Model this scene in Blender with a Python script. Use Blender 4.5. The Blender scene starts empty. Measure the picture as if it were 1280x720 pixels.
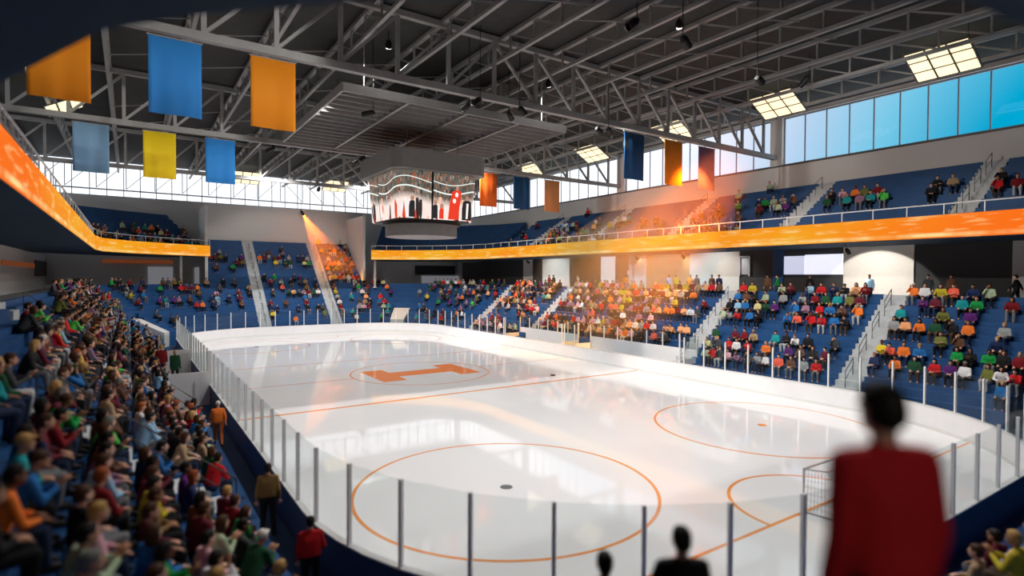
import bpy, bmesh, math, random
import numpy as np
from mathutils import Vector, Matrix
R = random.Random(7)
PI = math.pi
COL = bpy.context.scene.collection

# ---------------------------------------------------------------- camera
CX, CY, CZ = -16.592, -35.768, 6.567
YAW, PIT, ROL, F = 0.59259, -0.01911, 0.00458, 710.61
cam = bpy.data.cameras.new('camera'); camo = bpy.data.objects.new('camera', cam); COL.objects.link(camo)
_fw = Vector((math.sin(YAW)*math.cos(PIT), math.cos(YAW)*math.cos(PIT), math.sin(PIT)))
_r = Vector((math.cos(YAW), -math.sin(YAW), 0)); _u = _r.cross(_fw)
_r2 = _r*math.cos(ROL)+_u*math.sin(ROL); _u2 = -_r*math.sin(ROL)+_u*math.cos(ROL)
M = Matrix((( _r2.x, _u2.x, -_fw.x, CX), (_r2.y, _u2.y, -_fw.y, CY), (_r2.z, _u2.z, -_fw.z, CZ), (0, 0, 0, 1)))
camo.matrix_world = M
cam.sensor_width = 36; cam.lens = F*36/1280; cam.clip_start = .1; cam.clip_end = 400
cam.dof.use_dof = True; cam.dof.focus_distance = 42; cam.dof.aperture_fstop = .25
bpy.context.scene.camera = camo
def proj(x, y, z):
    v = Vector((x-CX, y-CY, z-CZ)); d = v.dot(_fw)
    if d < .3: return (-9999, -9999, d)
    return (640+F*v.dot(_r2)/d, 360-F*v.dot(_u2)/d, d)
def ray(px, py): return _fw+(px-640)/F*_r2-(py-360)/F*_u2
def on(px, py, ax, v):
    d = ray(px, py); c = Vector((CX, CY, CZ)); return c+d*((v-c[ax])/d[ax])
def yat(px, x): return on(px, 346, 0, x).y
def xat(px, y): return on(px, 346, 1, y).x

# ---------------------------------------------------------------- materials
def mat(name, col, rough=.6, metal=0, spec=.4, noise=0, nscale=8, emit=None, estr=1, bump=0, coat=0):
    m = bpy.data.materials.new(name); m.use_nodes = True; nt = m.node_tree
    b = nt.nodes['Principled BSDF']
    b.inputs['Base Color'].default_value = (*col, 1); b.inputs['Roughness'].default_value = rough
    b.inputs['Metallic'].default_value = metal; b.inputs['Specular IOR Level'].default_value = spec
    b.inputs['Coat Weight'].default_value = coat; b.inputs['Coat Roughness'].default_value = .04
    tc = nt.nodes.new('ShaderNodeTexCoord')
    n = nt.nodes.new('ShaderNodeTexNoise'); n.inputs['Scale'].default_value = nscale; n.inputs['Detail'].default_value = 4
    nt.links.new(tc.outputs['Object'], n.inputs['Vector'])
    if noise:
        cr = nt.nodes.new('ShaderNodeValToRGB')
        cr.color_ramp.elements[0].position = .3; cr.color_ramp.elements[1].position = .7
        cr.color_ramp.elements[0].color = (*[c*(1-noise) for c in col], 1)
        cr.color_ramp.elements[1].color = (*[min(1, c*(1+noise)) for c in col], 1)
        nt.links.new(n.outputs['Fac'], cr.inputs['Fac']); nt.links.new(cr.outputs['Color'], b.inputs['Base Color'])
    if bump:
        bp = nt.nodes.new('ShaderNodeBump'); bp.inputs['Strength'].default_value = bump
        nt.links.new(n.outputs['Fac'], bp.inputs['Height']); nt.links.new(bp.outputs['Normal'], b.inputs['Normal'])
    if emit:
        b.inputs['Emission Color'].default_value = (*emit, 1); b.inputs['Emission Strength'].default_value = estr
    return m
def glassmat(name, tint, refl=.06):
    m = bpy.data.materials.new(name); m.use_nodes = True; nt = m.node_tree; nt.nodes.clear()
    o = nt.nodes.new('ShaderNodeOutputMaterial'); t = nt.nodes.new('ShaderNodeBsdfTransparent'); g = nt.nodes.new('ShaderNodeBsdfGlossy')
    mx = nt.nodes.new('ShaderNodeMixShader'); lw = nt.nodes.new('ShaderNodeLayerWeight'); lw.inputs['Blend'].default_value = .5; pw = nt.nodes.new('ShaderNodeMath'); pw.operation = 'POWER'; pw.inputs[1].default_value = 4; nt.links.new(lw.outputs['Facing'], pw.inputs[0]); fr = nt.nodes.new('ShaderNodeMath'); fr.operation = 'MULTIPLY_ADD'; fr.inputs[1].default_value = refl*1.1; fr.inputs[2].default_value = .012; nt.links.new(pw.outputs[0], fr.inputs[0])
    t.inputs['Color'].default_value = (*tint, 1); g.inputs['Roughness'].default_value = .02; g.inputs['Color'].default_value = (.8, .85, .88, 1)
    nt.links.new(fr.outputs[0], mx.inputs['Fac']); nt.links.new(t.outputs[0], mx.inputs[1]); nt.links.new(g.outputs[0], mx.inputs[2])
    nt.links.new(mx.outputs[0], o.inputs['Surface']); return m
ICE = (.84, .85, .86)
M_ICE = mat('ice', ICE, .5, spec=.2, coat=1, noise=.015, nscale=.35)
M_LINE = mat('painted_orange_line', (.85, .29, .04), .5, coat=1)
M_LOGO = mat('painted_orange_logo', (1, .24, .008), .5, coat=1)
M_DOT = mat('painted_grey_dot', (.12, .13, .14), .5, coat=1)
for m_ in (M_ICE, M_LINE, M_LOGO, M_DOT): m_.node_tree.nodes['Principled BSDF'].inputs['Coat IOR'].default_value = 1.38
M_BOARD = mat('white_board', (.84, .84, .85), .35, noise=.02, nscale=1.5)
M_BLUEBOARD = mat('navy_board', (.03, .05, .13), .5, noise=.1, nscale=2)
M_KICK = mat('kick_plate', (.74, .74, .72), .4)
M_ALU = mat('aluminium', (.82, .82, .82), .35, metal=.1, noise=.03, nscale=3)
M_CAP = mat('cap_rail', (.7, .7, .7), .4, noise=.05)
M_GLASS = glassmat('rink_glass', (.91, .93, .93), .12)
M_WGLASS = glassmat('window_glass', (.98, .985, .99), .08)
M_BLUE = mat('blue_concrete', (.012, .075, .22), .6, noise=.12, nscale=1.2)
M_STEP = mat('grey_step', (.5, .53, .55), .7, noise=.08, nscale=4)
M_RAIL = mat('black_rail', (.02, .02, .022), .4)
M_WRAIL = mat('white_rail', (.8, .8, .8), .4)
M_FLOOR = mat('concrete_floor', (.03, .05, .09), .7, noise=.1)
M_CONC = mat('concourse_floor', (.2, .2, .2), .7, noise=.1)
M_WALLG = mat('grey_block_wall', (.6, .6, .59), .8, noise=.12, nscale=30, bump=.1)
M_MULL = mat('window_mullion', (.3, .36, .45), .5)
M_WALLL = mat('light_plaster', (.7, .7, .68), .8, noise=.06, nscale=20, bump=.05)
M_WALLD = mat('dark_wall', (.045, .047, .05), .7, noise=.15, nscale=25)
M_WALLW = mat('white_wall', (.86, .83, .78), .7, noise=.03, nscale=6)
M_TAN = mat('tan_wall', (.55, .36, .2), .7, noise=.04, nscale=6)
M_CEIL = mat('dark_ceiling', (.035, .035, .034), .8, noise=.15, nscale=2)
M_STEEL = mat('grey_steel', (.3, .3, .295), .5, noise=.06, nscale=3)
M_STEELD = mat('dark_grey_steel', (.11, .11, .11), .5, noise=.06, nscale=3)
M_SOFF = mat('navy_soffit', (.015, .045, .09), .8, noise=.1, nscale=1)
M_LAMP = mat('lamp_cream', (.9, .8, .6), .5, emit=(1, .82, .5), estr=1.25)
M_SCREENG = mat('scoreboard_grey', (.24, .235, .235), .6, noise=.05, nscale=3)
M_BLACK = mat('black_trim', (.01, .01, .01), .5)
M_NET = mat('white_net', (.5, .5, .5), .7)
M_GOAL = mat('goal_pipe', (.42, .4, .4), .4)
M_LITW = mat('lit_white_window', (.8, .8, .85), .4, emit=(.82, .85, 1), estr=.95)
M_DIMW = mat('dim_grey_window', (.3, .3, .33), .3, emit=(.5, .5, .55), estr=.25)
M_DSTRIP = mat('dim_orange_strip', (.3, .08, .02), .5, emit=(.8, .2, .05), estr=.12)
def banner_mat(name, col): return mat(name, col, .75, noise=.06, nscale=.6)
B_ORANGE = banner_mat('orange_banner_cloth', (1, .31, .008)); B_BLUE = banner_mat('blue_banner_cloth', (.035, .29, .8))
B_YEL = banner_mat('yellow_banner_cloth', (1, .68, .012)); B_NAVY = banner_mat('navy_banner_cloth', (.01, .075, .21))
B_HAZED = banner_mat('orange_hazed_blue_cloth', (.2, .1, .24)); B_RED = banner_mat('red_orange_banner_cloth', (.8, .13, .01))  # purple is a blue cloth with orange haze mixed into its colour
B_PALE_HAZED = banner_mat('pale_hazed_blue_cloth', (.22, .4, .62)); B_PEACH = banner_mat('peach_banner_cloth', (.85, .36, .14))  # pale blue is a blue cloth with haze mixed into its colour

# ---------------------------------------------------------------- mesh builder
class MB:
    def __init__(s): s.v = []; s.f = []; s.uv = []
    def add(s, vs, fs):
        b = len(s.v); s.v += [tuple(v) for v in vs]; s.f += [tuple(i+b for i in f) for f in fs]
    def box(s, x0, x1, y0, y1, z0, z1):
        s.add([(x0,y0,z0),(x1,y0,z0),(x1,y1,z0),(x0,y1,z0),(x0,y0,z1),(x1,y0,z1),(x1,y1,z1),(x0,y1,z1)],
              [(0,3,2,1),(4,5,6,7),(0,1,5,4),(1,2,6,5),(2,3,7,6),(3,0,4,7)])
    def beam(s, a, b, w, h=None):
        h = h or w; a = Vector(a); b = Vector(b); d = (b-a).normalized()
        up = Vector((0,0,1)) if abs(d.z) < .95 else Vector((0,1,0))
        x = d.cross(up).normalized()*w/2; y = x.cross(d).normalized()*h/2
        vs = [a-x-y, a+x-y, a+x+y, a-x+y, b-x-y, b+x-y, b+x+y, b-x+y]
        s.add(vs, [(0,1,2,3),(7,6,5,4),(0,4,5,1),(1,5,6,2),(2,6,7,3),(3,7,4,0)])
    def tube(s, pts, r, n=8):
        pts = [Vector(p) for p in pts]; rings = []
        for i, p in enumerate(pts):
            d = (pts[min(i+1, len(pts)-1)]-pts[max(i-1, 0)]).normalized()
            up = Vector((0,0,1)) if abs(d.z) < .9 else Vector((0,1,0))
            x = d.cross(up).normalized(); y = x.cross(d).normalized()
            rings.append([p+x*r*math.cos(2*PI*k/n)+y*r*math.sin(2*PI*k/n) for k in range(n)])
        vs = [q for rg in rings for q in rg]; fs = []
        for i in range(len(pts)-1):
            for k in range(n):
                k2 = (k+1) % n; fs.append((i*n+k, i*n+k2, (i+1)*n+k2, (i+1)*n+k))
        fs.append(tuple(range(n-1, -1, -1))); fs.append(tuple((len(pts)-1)*n+k for k in range(n)))
        s.add(vs, fs)
    def sweep(s, rings, caps=True, closed=False):
        n = len(rings[0]); vs = [p for r in rings for p in r]; fs = []; m = len(rings)
        for i in range(m if closed else m-1):
            j = (i+1) % m
            for k in range(n):
                k2 = (k+1) % n; fs.append((i*n+k, i*n+k2, j*n+k2, j*n+k))
        if caps and not closed: fs.append(tuple(range(n-1, -1, -1))); fs.append(tuple((m-1)*n+k for k in range(n)))
        s.add(vs, fs)
    def ring(s, cx, cy, r0, r1, z, a0=0, a1=2*PI, n=96, h=.004):
        full = abs(a1-a0-2*PI) < 1e-6; rings = []
        for i in range(n if full else n+1):
            a = a0+(a1-a0)*i/n; c, t = math.cos(a), math.sin(a)
            rings.append([(cx+r0*c, cy+r0*t, z), (cx+r1*c, cy+r1*t, z), (cx+r1*c, cy+r1*t, z+h), (cx+r0*c, cy+r0*t, z+h)])
        s.sweep(rings, closed=full)
    def cyl(s, cx, cy, r, z0, z1, n=24):
        s.add([(cx+r*math.cos(2*PI*i/n), cy+r*math.sin(2*PI*i/n), z) for z in (z0, z1) for i in range(n)],
              [tuple(range(n-1,-1,-1)), tuple(range(n, 2*n))]+[(i, (i+1)%n, (i+1)%n+n, i+n) for i in range(n)])
    def build(s, name, m, parent=None, smooth=False):
        me = bpy.data.meshes.new(name); me.from_pydata(s.v, [], s.f)
        bm = bmesh.new(); bm.from_mesh(me); bmesh.ops.recalc_face_normals(bm, faces=bm.faces); bm.to_mesh(me); bm.free()
        if m: me.materials.append(m)
        if smooth: me.polygons.foreach_set('use_smooth', [True]*len(me.polygons))
        o = bpy.data.objects.new(name, me); COL.objects.link(o)
        if parent: o.parent = parent; o.matrix_parent_inverse = parent_inv(parent)
        return o
def parent_inv(p): return p.matrix_basis.inverted()
def tag(o, label=None, cat=None, group=None, kind=None):
    if label: o['label'] = label
    if cat: o['category'] = cat
    if group: o['group'] = group
    if kind: o['kind'] = kind
    return o
def empty(name, loc, label, cat, group=None):
    o = bpy.data.objects.new(name, None); o.location = loc; o.empty_display_size = .1; COL.objects.link(o); return tag(o, label, cat, group)
def box(name, m, x0, x1, y0, y1, z0, z1, parent=None):
    b = MB(); b.box(x0, x1, y0, y1, z0, z1); return b.build(name, m, parent)
def struct(o): o['kind'] = 'structure'; return o
ORD = ['zeroth','first','second','third','fourth','fifth','sixth','seventh','eighth','ninth','tenth','eleventh','twelfth','thirteenth','fourteenth','fifteenth','sixteenth','seventeenth','eighteenth','nineteenth','twentieth']
for t_, w_ in (('twentieth','twenty'),('thirtieth','thirty'),('fortieth','forty'),('fiftieth','fifty'),('sixtieth','sixty'),('seventieth','seventy')):
    if t_ != 'twentieth': ORD.append(t_)
    ORD += [w_+'-'+ORD[i] for i in range(1, 10)]
NUM = ['zero','one','two','three','four','five','six','seven','eight','nine','ten','eleven','twelve','thirteen','fourteen','fifteen','sixteen','seventeen','eighteen','nineteen','twenty']

# ---------------------------------------------------------------- ice and markings
HX, HY, RC = 13.1, 30.48, 8.5          # half width, half length, corner radius
def rr(off, n=14):
    """closed rounded rectangle outset by off: list of (point, normal)"""
    out = []
    for cx, cy, a0 in ((HX-RC, HY-RC, 0), (-HX+RC, HY-RC, PI/2), (-HX+RC, -HY+RC, PI), (HX-RC, -HY+RC, 3*PI/2)):
        for i in range(n+1):
            a = a0+PI/2*i/n; out.append((Vector((cx+(RC+off)*math.cos(a), cy+(RC+off)*math.sin(a), 0)), Vector((math.cos(a), math.sin(a), 0))))
    return out
b = MB(); pts = [p for p, _ in rr(-.0)]; N = len(pts)
b.add([(p.x, p.y, -.05) for p in pts]+[(p.x, p.y, 0) for p in pts], [tuple(range(N-1,-1,-1)), tuple(range(N, 2*N))]+[(i, (i+1)%N, (i+1)%N+N, i+N) for i in range(N)])
ice = b.build('ice_sheet', M_ICE); tag(ice, 'white reflective ice sheet with rounded corners and orange markings', 'ice rink')
def mark(name, m, f, label=None):
    b = MB(); f(b); o = b.build(name, m, ice)
    if label: o['label'] = label
LW = .09
for y, lb in ((-7.5, 'near orange line across the ice'), (0.1, None), (7.85, 'far thin orange line across the ice')):
    if y == .1: mark('centre_line', M_LINE, lambda b: (b.box(-HX, -4.65, .05, .16, 0, .003), b.box(4.65, HX, .05, .16, 0, .003)))
    else:
        w = .12 if y < 0 else .06
        mark('blue_line', M_LINE, lambda b: b.box(-HX, HX, y-w, y+w, 0, .003), lb)
GX = HX-RC+math.sqrt(RC*RC-(27.2-HY+RC)**2)
for s in (-1, 1):
    mark('goal_line', M_LINE, lambda b: b.box(-GX, GX, s*27.2-.05, s*27.2+.05, 0, .003))
    mark('goal_crease', M_LINE, lambda b: b.ring(0, s*27.2, 2.44, 2.54, 0, (0 if s < 0 else PI), (PI if s < 0 else 2*PI), 40))
    for t in (-1, 1):
        mark('face_off_circle', M_LINE, lambda b: b.ring(t*6.85, s*21.03, 4.6, 4.7, 0))
        mark('face_off_dot', M_DOT if t < 0 else M_LINE, lambda b: b.cyl(t*6.85, s*21.03, .2, 0, .004))
mark('centre_circle', M_LINE, lambda b: b.ring(0, .1, 4.6, 4.7, 0))
def logo(b):
    P = [(-3.5,-2.25),(-1.95,-2.25),(-1.95,-.85),(1.95,-.85),(1.95,-2.25),(3.5,-2.25),(3.5,2.25),(1.95,2.25),(1.95,.85),(-1.95,.85),(-1.95,2.25),(-3.5,2.25)]
    n = len(P); b.add([(x, y+.1, 0) for x, y in P]+[(x, y+.1, .004) for x, y in P], [tuple(range(n-1,-1,-1)), tuple(range(n, 2*n))]+[(i, (i+1)%n, (i+1)%n+n, i+n) for i in range(n)])
mark('block_letter', M_LOGO, logo, 'orange block capital I in the centre circle')
b = MB(); q = on(691, 469, 2, .015); b.cyl(q.x, q.y, .17, .004, .05); tag(b.build('puck', M_BLACK), 'small black puck lying on the ice right of centre circle', 'puck')

# ---------------------------------------------------------------- boards and glass
BH, GT = 1.03, 2.70
rb = empty('rink_boards', (0, 0, 0), 'white dasher boards topped with glass panes all round the ice', 'rink boards')
def band(name, o0, o1, z0, z1, m):
    A, B = rr(o0), rr(o1); b = MB()
    b.sweep([[(A[i][0].x, A[i][0].y, z0), (B[i][0].x, B[i][0].y, z0), (B[i][0].x, B[i][0].y, z1), (A[i][0].x, A[i][0].y, z1)] for i in range(len(A))], closed=True)
    return b.build(name, m, rb)
band('board_panel', .0, .06, .0, BH-.03, M_BOARD); band('outer_panel', .061, .12, .0, BH-.03, M_BLUEBOARD)
band('kick_plate', -.012, -.001, .0, .16, M_KICK); band('cap_rail', -.02, .14, BH-.03, BH, M_CAP)
# walk the centre line of the cap for posts
path = [p for p, _ in rr(.06, 40)]; path.append(path[0])
cum = [0]
for i in range(1, len(path)): cum.append(cum[-1]+(path[i]-path[i-1]).length)
TOT = cum[-1]
def at(s):
    s %= TOT
    for i in range(1, len(cum)):
        if s <= cum[i]: return path[i-1].lerp(path[i], (s-cum[i-1])/max(1e-9, cum[i]-cum[i-1]))
    return path[0]
# path starts at (HX+.06, HY-RC) and runs counter-clockwise
nP = round(TOT/1.525); st = TOT/nP
def in_bench(p): return p.x > HX-.1 and (-11.1 < p.y < -.45 or 1.05 < p.y < 9.7)
post_n = 0
cands = []
for i in range(nP):
    a, c = at(i*st), at((i+1)*st)
    cands.append((i, a, c))
vis = sorted(range(nP), key=lambda i: (Vector((CX, CY, 0))-cands[i][1]).length)
extra_p, extra_g = MB(), MB()
rank = {i: k for k, i in enumerate(vis)}
nP2 = nG2 = 0
def postbox(b, p, m):
    t = at_t(p); nrm = Vector((t.y, -t.x, 0)); vs = []
    for z in (BH, GT+.01):
        for u, w in ((-1,-1),(1,-1),(1,1),(-1,1)): q = p+t*.034*u+nrm*.04*w; vs.append((q.x, q.y, z))
    b.add(vs, [(0,3,2,1),(4,5,6,7),(0,1,5,4),(1,2,6,5),(2,3,7,6),(3,0,4,7)])
def at_t(p):
    best = min(range(1, len(path)), key=lambda i: (path[i]+path[i-1]-2*p).length); return (path[best]-path[best-1]).normalized()
def pane(b, a, c):
    t = (c-a).normalized(); n = Vector((t.y, -t.x, 0))*.006; a = a+t*.036; c = c-t*.036
    b.add([(a-n)[:2]+(BH,), (c-n)[:2]+(BH,), (c+n)[:2]+(BH,), (a+n)[:2]+(BH,), (a-n)[:2]+(GT,), (c-n)[:2]+(GT,), (c+n)[:2]+(GT,), (a+n)[:2]+(GT,)] if False else
          [(q.x, q.y, z) for z in (BH, GT) for q in (a-n, c-n, c+n, a+n)], [(0,3,2,1),(4,5,6,7),(0,1,5,4),(1,2,6,5),(2,3,7,6),(3,0,4,7)])
for i, a, c in cands:
    mid = (a+c)/2
    if not in_bench(a):
        if rank[i] < 100: b = MB(); postbox(b, a, 0); b.build('glass_post', M_ALU, rb)
        else: postbox(extra_p, a, 0); nP2 += 1
    if not (in_bench(mid)):
        if rank[i] < 100: b = MB(); pane(b, a, c); b.build('glass_pane', M_GLASS, rb)
        else: pane(extra_g, a, c); nG2 += 1
if nP2: extra_p.build('glass_post_row', M_ALU, rb)['kind'] = 'stuff'
if nG2: extra_g.build('glass_pane_row', M_GLASS, rb)['kind'] = 'stuff'

# team benches on the right side, officials' bench on the left
def bench(side, y0, y1, label):
    t = empty('team_bench', (side*(HX+1.1), (y0+y1)/2, 0), label, 'bench enclosure')
    def X(a, b_): return sorted((side*a, side*b_))
    EH = 1.2 if side > 0 else 1.7; xa, xb = HX+.13, HX+1.95
    x = X(xb, xb+.1); box('back_wall', M_BOARD, x[0], x[1], y0, y1, 0, 1.72, t)
    for y in (y0, y1):
        x = X(xa, xb-.001); box('end_wall', M_BOARD, x[0], x[1], y-.05, y+.05, 0, EH, t)
        x = X(xa, xb-.001); box('glass_pane', M_GLASS, x[0], x[1], y-.006, y+.006, EH, GT, t)
        for xx in (xa+.04, xb-.04):
            x = X(xx-.035, xx+.035); box('glass_post', M_ALU, x[0], x[1], y-.035, y+.035, EH, GT+.02, t)
    n = round((y1-y0)/1.5)
    for k in range(n):
        ya, yb = y0+(y1-y0)*k/n, y0+(y1-y0)*(k+1)/n
        x = X(xb+.035, xb+.047); box('glass_pane', M_GLASS, x[0], x[1], ya+.04, yb-.04, 1.72, GT-.02, t)
        x = X(xb+.01, xb+.08); box('glass_post', M_ALU, x[0], x[1], ya-.035, ya+.035, 1.72, GT, t)
    x = X(xb-.55, xb-.2); box('seat_plank', M_STEP, x[0], x[1], y0+.3, y1-.3, .42, .48, t)
    for yy in (y0+.5, (y0+y1)/2, y1-.5): box('seat_leg', M_STEP, x[0]+.05, x[1]-.05, yy-.04, yy+.04, .01, .42, t)
bench(1, -11.1, -.5, 'long white walled team bench along the right boards, nearer of two')
bench(1, 1.1, 9.7, 'white walled team bench along the right boards, farther one')
bench(-1, -3.2, 7.2, 'white walled bench box outside the left boards by crowd')

# ---------------------------------------------------------------- goal
def goal(s, label):
    y = s*27.2; g = empty('hockey_goal', (0, y, 0), label, 'goal')
    W, H, D = .92, 1.22, 1.1
    b = MB(); b.tube([(-W, y, .0), (-W, y, H), (W, y, H), (W, y, 0)], .035); b.build('goal_frame', M_GOAL, g)
    b = MB(); b.tube([(-W, y, .03), (-W*.9, y+s*D*.8, .03), (-W*.5, y+s*D, .03), (W*.5, y+s*D, .03), (W*.9, y+s*D*.8, .03), (W, y, .03)], .025)
    b.tube([(-W, y, H), (-W*.7, y+s*.5, H), (W*.7, y+s*.5, H), (W, y, H)], .02)
    b.build('base_frame', M_GOAL, g)
    b = MB(); n = 14
    top = [Vector((-W*.7+1.4*W*i/n, y+s*.5, H)) for i in range(n+1)]; bot = [Vector((-W*.6+1.2*W*i/n, y+s*D, .04)) for i in range(n+1)]
    for p, q in zip(top, bot): b.beam(p, q, .008)
    for k in range(1, 10): b.beam(top[0].lerp(bot[0], k/10), top[-1].lerp(bot[-1], k/10), .008)
    for e in (-1, 1):
        for k in range(7):
            b.beam((e*W, y, H*k/7+.03), (e*W*(.9 if k < 4 else .75), y+s*(D*.8-k*.08), H*k/7+.03), .008)
            b.beam((e*W, y+s*.1*k, .04), (e*W*.9, y+s*.09*k, H-.02), .008)
    b.build('net', M_NET, g)
goal(-1, 'ice hockey goal with netting on the near goal line')
RINKW, STANDW, ORW, LEFTK, WSP, HAZE = 3700, 3400, 40000, .27, 500, True
# ---------------------------------------------------------------- lower bowl
Z0, RISE, TR, O0, NR = .86, .60, .72, 1.30, 8
BEN = .28
struct(box('floor', M_FLOOR, -30, 30, -42, 46, -.3, -.06))
b = MB(); A, B2 = rr(.125), rr(O0)
b.sweep([[(A[i][0].x, A[i][0].y, -.06), (B2[i][0].x, B2[i][0].y, -.06), (B2[i][0].x, B2[i][0].y, 0), (A[i][0].x, A[i][0].y, 0)] for i in range(len(A))], closed=True)
struct(b.build('floor_walkway', M_BLUE))
def profile(k0=0, k1=NR, bench=True, rim=True, zb=0.0, dz=0):
    P = [(O0+TR*k0-.0, zb)]
    P.append((O0+TR*k0, Z0+RISE*k0+dz))
    for k in range(k0, k1):
        o, z = O0+TR*k, Z0+RISE*k+dz
        if bench:
            P += [(o+TR-BEN, z), (o+TR-BEN, z+.38), (o+TR, z+.38), (o+TR, z+RISE)]
        else: P += [(o+TR, z), (o+TR, z+RISE)]
    P[-1] = (P[-1][0], Z0+RISE*k1+dz)
    e = P[-1][0]
    P += [(e+.15, Z0+RISE*k1+dz), (e+.15, zb)]
    return P
def block(label, place, us, P=None, name='seating_block'):
    """place(u,o,z)->xyz for section parameter u"""
    P = P or profile(); b = MB(); b.sweep([[place(u, o, z) for o, z in P] for u in us])
    return tag(b.build(name, M_BLUE), label, 'seating block')
def right(y, o, z): return (HX+o, y, z)
def left(y, o, z): return (-HX-o, y, z)
def far(x, o, z): return (x, HY+o, z)
def near(x, o, z): return (x, -HY-o, z)
def corner(cx, cy, a0):
    def f(u, o, z): a = a0+u; return (cx+(RC+o)*math.cos(a), cy+(RC+o)*math.sin(a), z)
    return f
AIS = [-20.9, -10.2, 8.2, 18.7]; AW = .65
def aisle(place, u, du, label, k0=0, k1=NR, half=True, steps=True, rails=True, zbase=None, prof=None, lit=M_STEP):
    p0 = place(u, O0, 0); t = empty('aisle_stairs', (p0[0], p0[1], 0), label, 'stairs')
    Pz0, Pr, Pt, Po = prof or (Z0, RISE, TR, O0)
    P = [(Po+Pt*k0, (0 if zbase is None else zbase))]
    for k in range(k0, k1):
        o, z = Po+Pt*k, Pz0+Pr*k
        P += [(o, z), (o+Pt/2, z), (o+Pt/2, z+Pr/2), (o+Pt, z+Pr/2)]
    P += [(Po+Pt*k1, Pz0+Pr*k1-.02), (Po+Pt*k1+.15, Pz0+Pr*k1-.02), (Po+Pt*k1+.15, P[0][1])]
    b = MB(); b.sweep([[place(u+e*du, o, z) for o, z in P] for e in (-1, 1)]); b.build('steps', lit, t)
    if rails:
        for k in range(k0, k1-1 if k1-k0 > 4 else k1, 2):
            o, z = Po+Pt*k+.1, Pz0+Pr*k
            a, c = Vector(place(u, o, z)), Vector(place(u, o+Pt*1.1, z+Pr*1.1))
            b = MB(); h = Vector((0, 0, .85)); b.tube([a, a+h, c+h, c+Vector((0,0,-.1))], .022, 6); b.tube([a+h*.5, c+h*.5], .015, 5)
            b.build('handrail', M_RAIL, t)
# right and left sides
edges = [-27.5]+[v for a in AIS for v in (a-AW, a+AW)]+[HY-RC]
names_r = ['beyond the nearest stairs', 'between first and second stairs', 'behind the team benches', 'between third and fourth stairs', 'past the fourth stairs']
for side, place in (('right', right), ('left', left)):
    for i in range(5):
        y0, y1 = edges[2*i], edges[2*i+1]
        if side == 'left' and i == 0: y0 = -31.5
        k0 = 0
        if side == 'right' and i in (1, 2): k0 = 1
        if i == 2 and side == 'left': k0 = 1
        if side == 'right' and i == 1: k0 = 0
        block('%s lower seating block of blue stepped rows, %s' % (side, names_r[i]), place, [y0, y1], profile(k0))
    for i, a in enumerate(AIS):
        aisle(place, a, AW-.01, 'grey aisle stairs with black handrails, %s lower stand, %s from near end' % (side, ORD[i+1]), k0=1 if i in (2,) else 0)
# far corners and far end
cr_, cl_ = corner(HX-RC, HY-RC, 0), corner(-HX+RC, HY-RC, PI/2)
arc = lambda a, c, n=9: [a+(c-a)*i/n for i in range(n+1)]
block('curved blue seating block rounding the far right corner, side stand half', cr_, arc(0, .82)); block('curved blue seating block rounding the far right corner, end stand half', cr_, arc(1.01, PI/2-.005))
block('curved blue seating block rounding the far left corner, end stand half', cl_, arc(.005, PI/2-.43)); block('narrow curved blue seating block in the far left corner beside the entrance', cl_, arc(PI/2-.26, PI/2))
block('blue seating rows above the far right corner entrance', cr_, arc(.82, 1.01, 3), profile(4)); block('blue seating rows above the far left corner entrance', cl_, arc(PI/2-.43, PI/2-.26, 3), profile(4))
NF = 17
XA = 4.0
Pend = profile(0, NR); Pup = profile(NR, NF, zb=Z0+RISE*NR-.5)
lowx = [-(HX-RC)+.0, -XA-AW, -XA+AW, XA-AW, XA+AW, HX-RC]
block('middle blue seating block of the far end stand', far, [lowx[2], lowx[3]], profile(0, NF))
block('far end upper seating block left of the stairs', far, [-9.0, lowx[1]], Pup)
block('far end upper seating block right of the stairs', far, [lowx[4], 9.0], Pup)
for s, w in ((-1, 'left'), (1, 'right')):
    aisle(far, s*XA, AW-.01, 'long pale aisle stairs climbing the far end stand, %s one' % w, 0, NF, lit=M_STEP)
# near end
block('near end blue seating block at the bottom right of the view', near, [-6.2, 9], profile(0, 3))
cn_ = corner(-HX+RC, -HY+RC, PI)
block('dark curved seating block right in front of the viewer', cn_, arc(PI/4+.13, PI/2-.0, 8), profile(0, 5, dz=-.35))
block('raised dark seating rows under the red shirted man', cn_, arc(PI/4+.3, PI/2-.0, 7), profile(5, 8, dz=-.35, zb=0))
# concourse slabs
CZF = Z0+RISE*NR-.56
struct(box('floor_concourse_right', M_CONC, HX+O0+TR*NR+.16, 27, -30, 36, CZF-.3, CZF))
struct(box('floor_concourse_left', M_CONC, -27, -(HX+O0+TR*NR+.16), -34, 36, CZF-.3, CZF))
struct(box('floor_concourse_far_right', M_CONC, 9.3, 27, 37.6, 44.5, CZF-.3, CZF)); struct(box('floor_concourse_far_left', M_CONC, -27, -9.3, 37.6, 44.5, CZF-.3, CZF))
b = MB()
# corner entrance walls (vomitories)
def vom(px, place, u0, u1, label):
    b = MB(); rows = []
    P = [(O0+.02, 0), (O0+.02, 2.4), (O0+.5, 2.9), (O0+TR*5, 4.15), (O0+TR*5, 0)]
    P = [(O0-.05, 0), (O0-.05, 1.35), (O0+TR*3.2, 2.55), (O0+TR*3.9, 2.6), (O0+TR*3.9, 0)]
    b.sweep([[place(u, o, z) for o, z in P] for u in (u0, u1)])
    tag(b.build('entrance_wall', M_WALLG), label, 'entrance wall')
vom(0, cl_, PI/2-.415, PI/2-.275, 'sloping grey entrance wall cut into the far left corner seating')
vom(0, cr_, .83, 1.0, 'sloping grey entrance wall cut into the far right corner seating')

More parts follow.
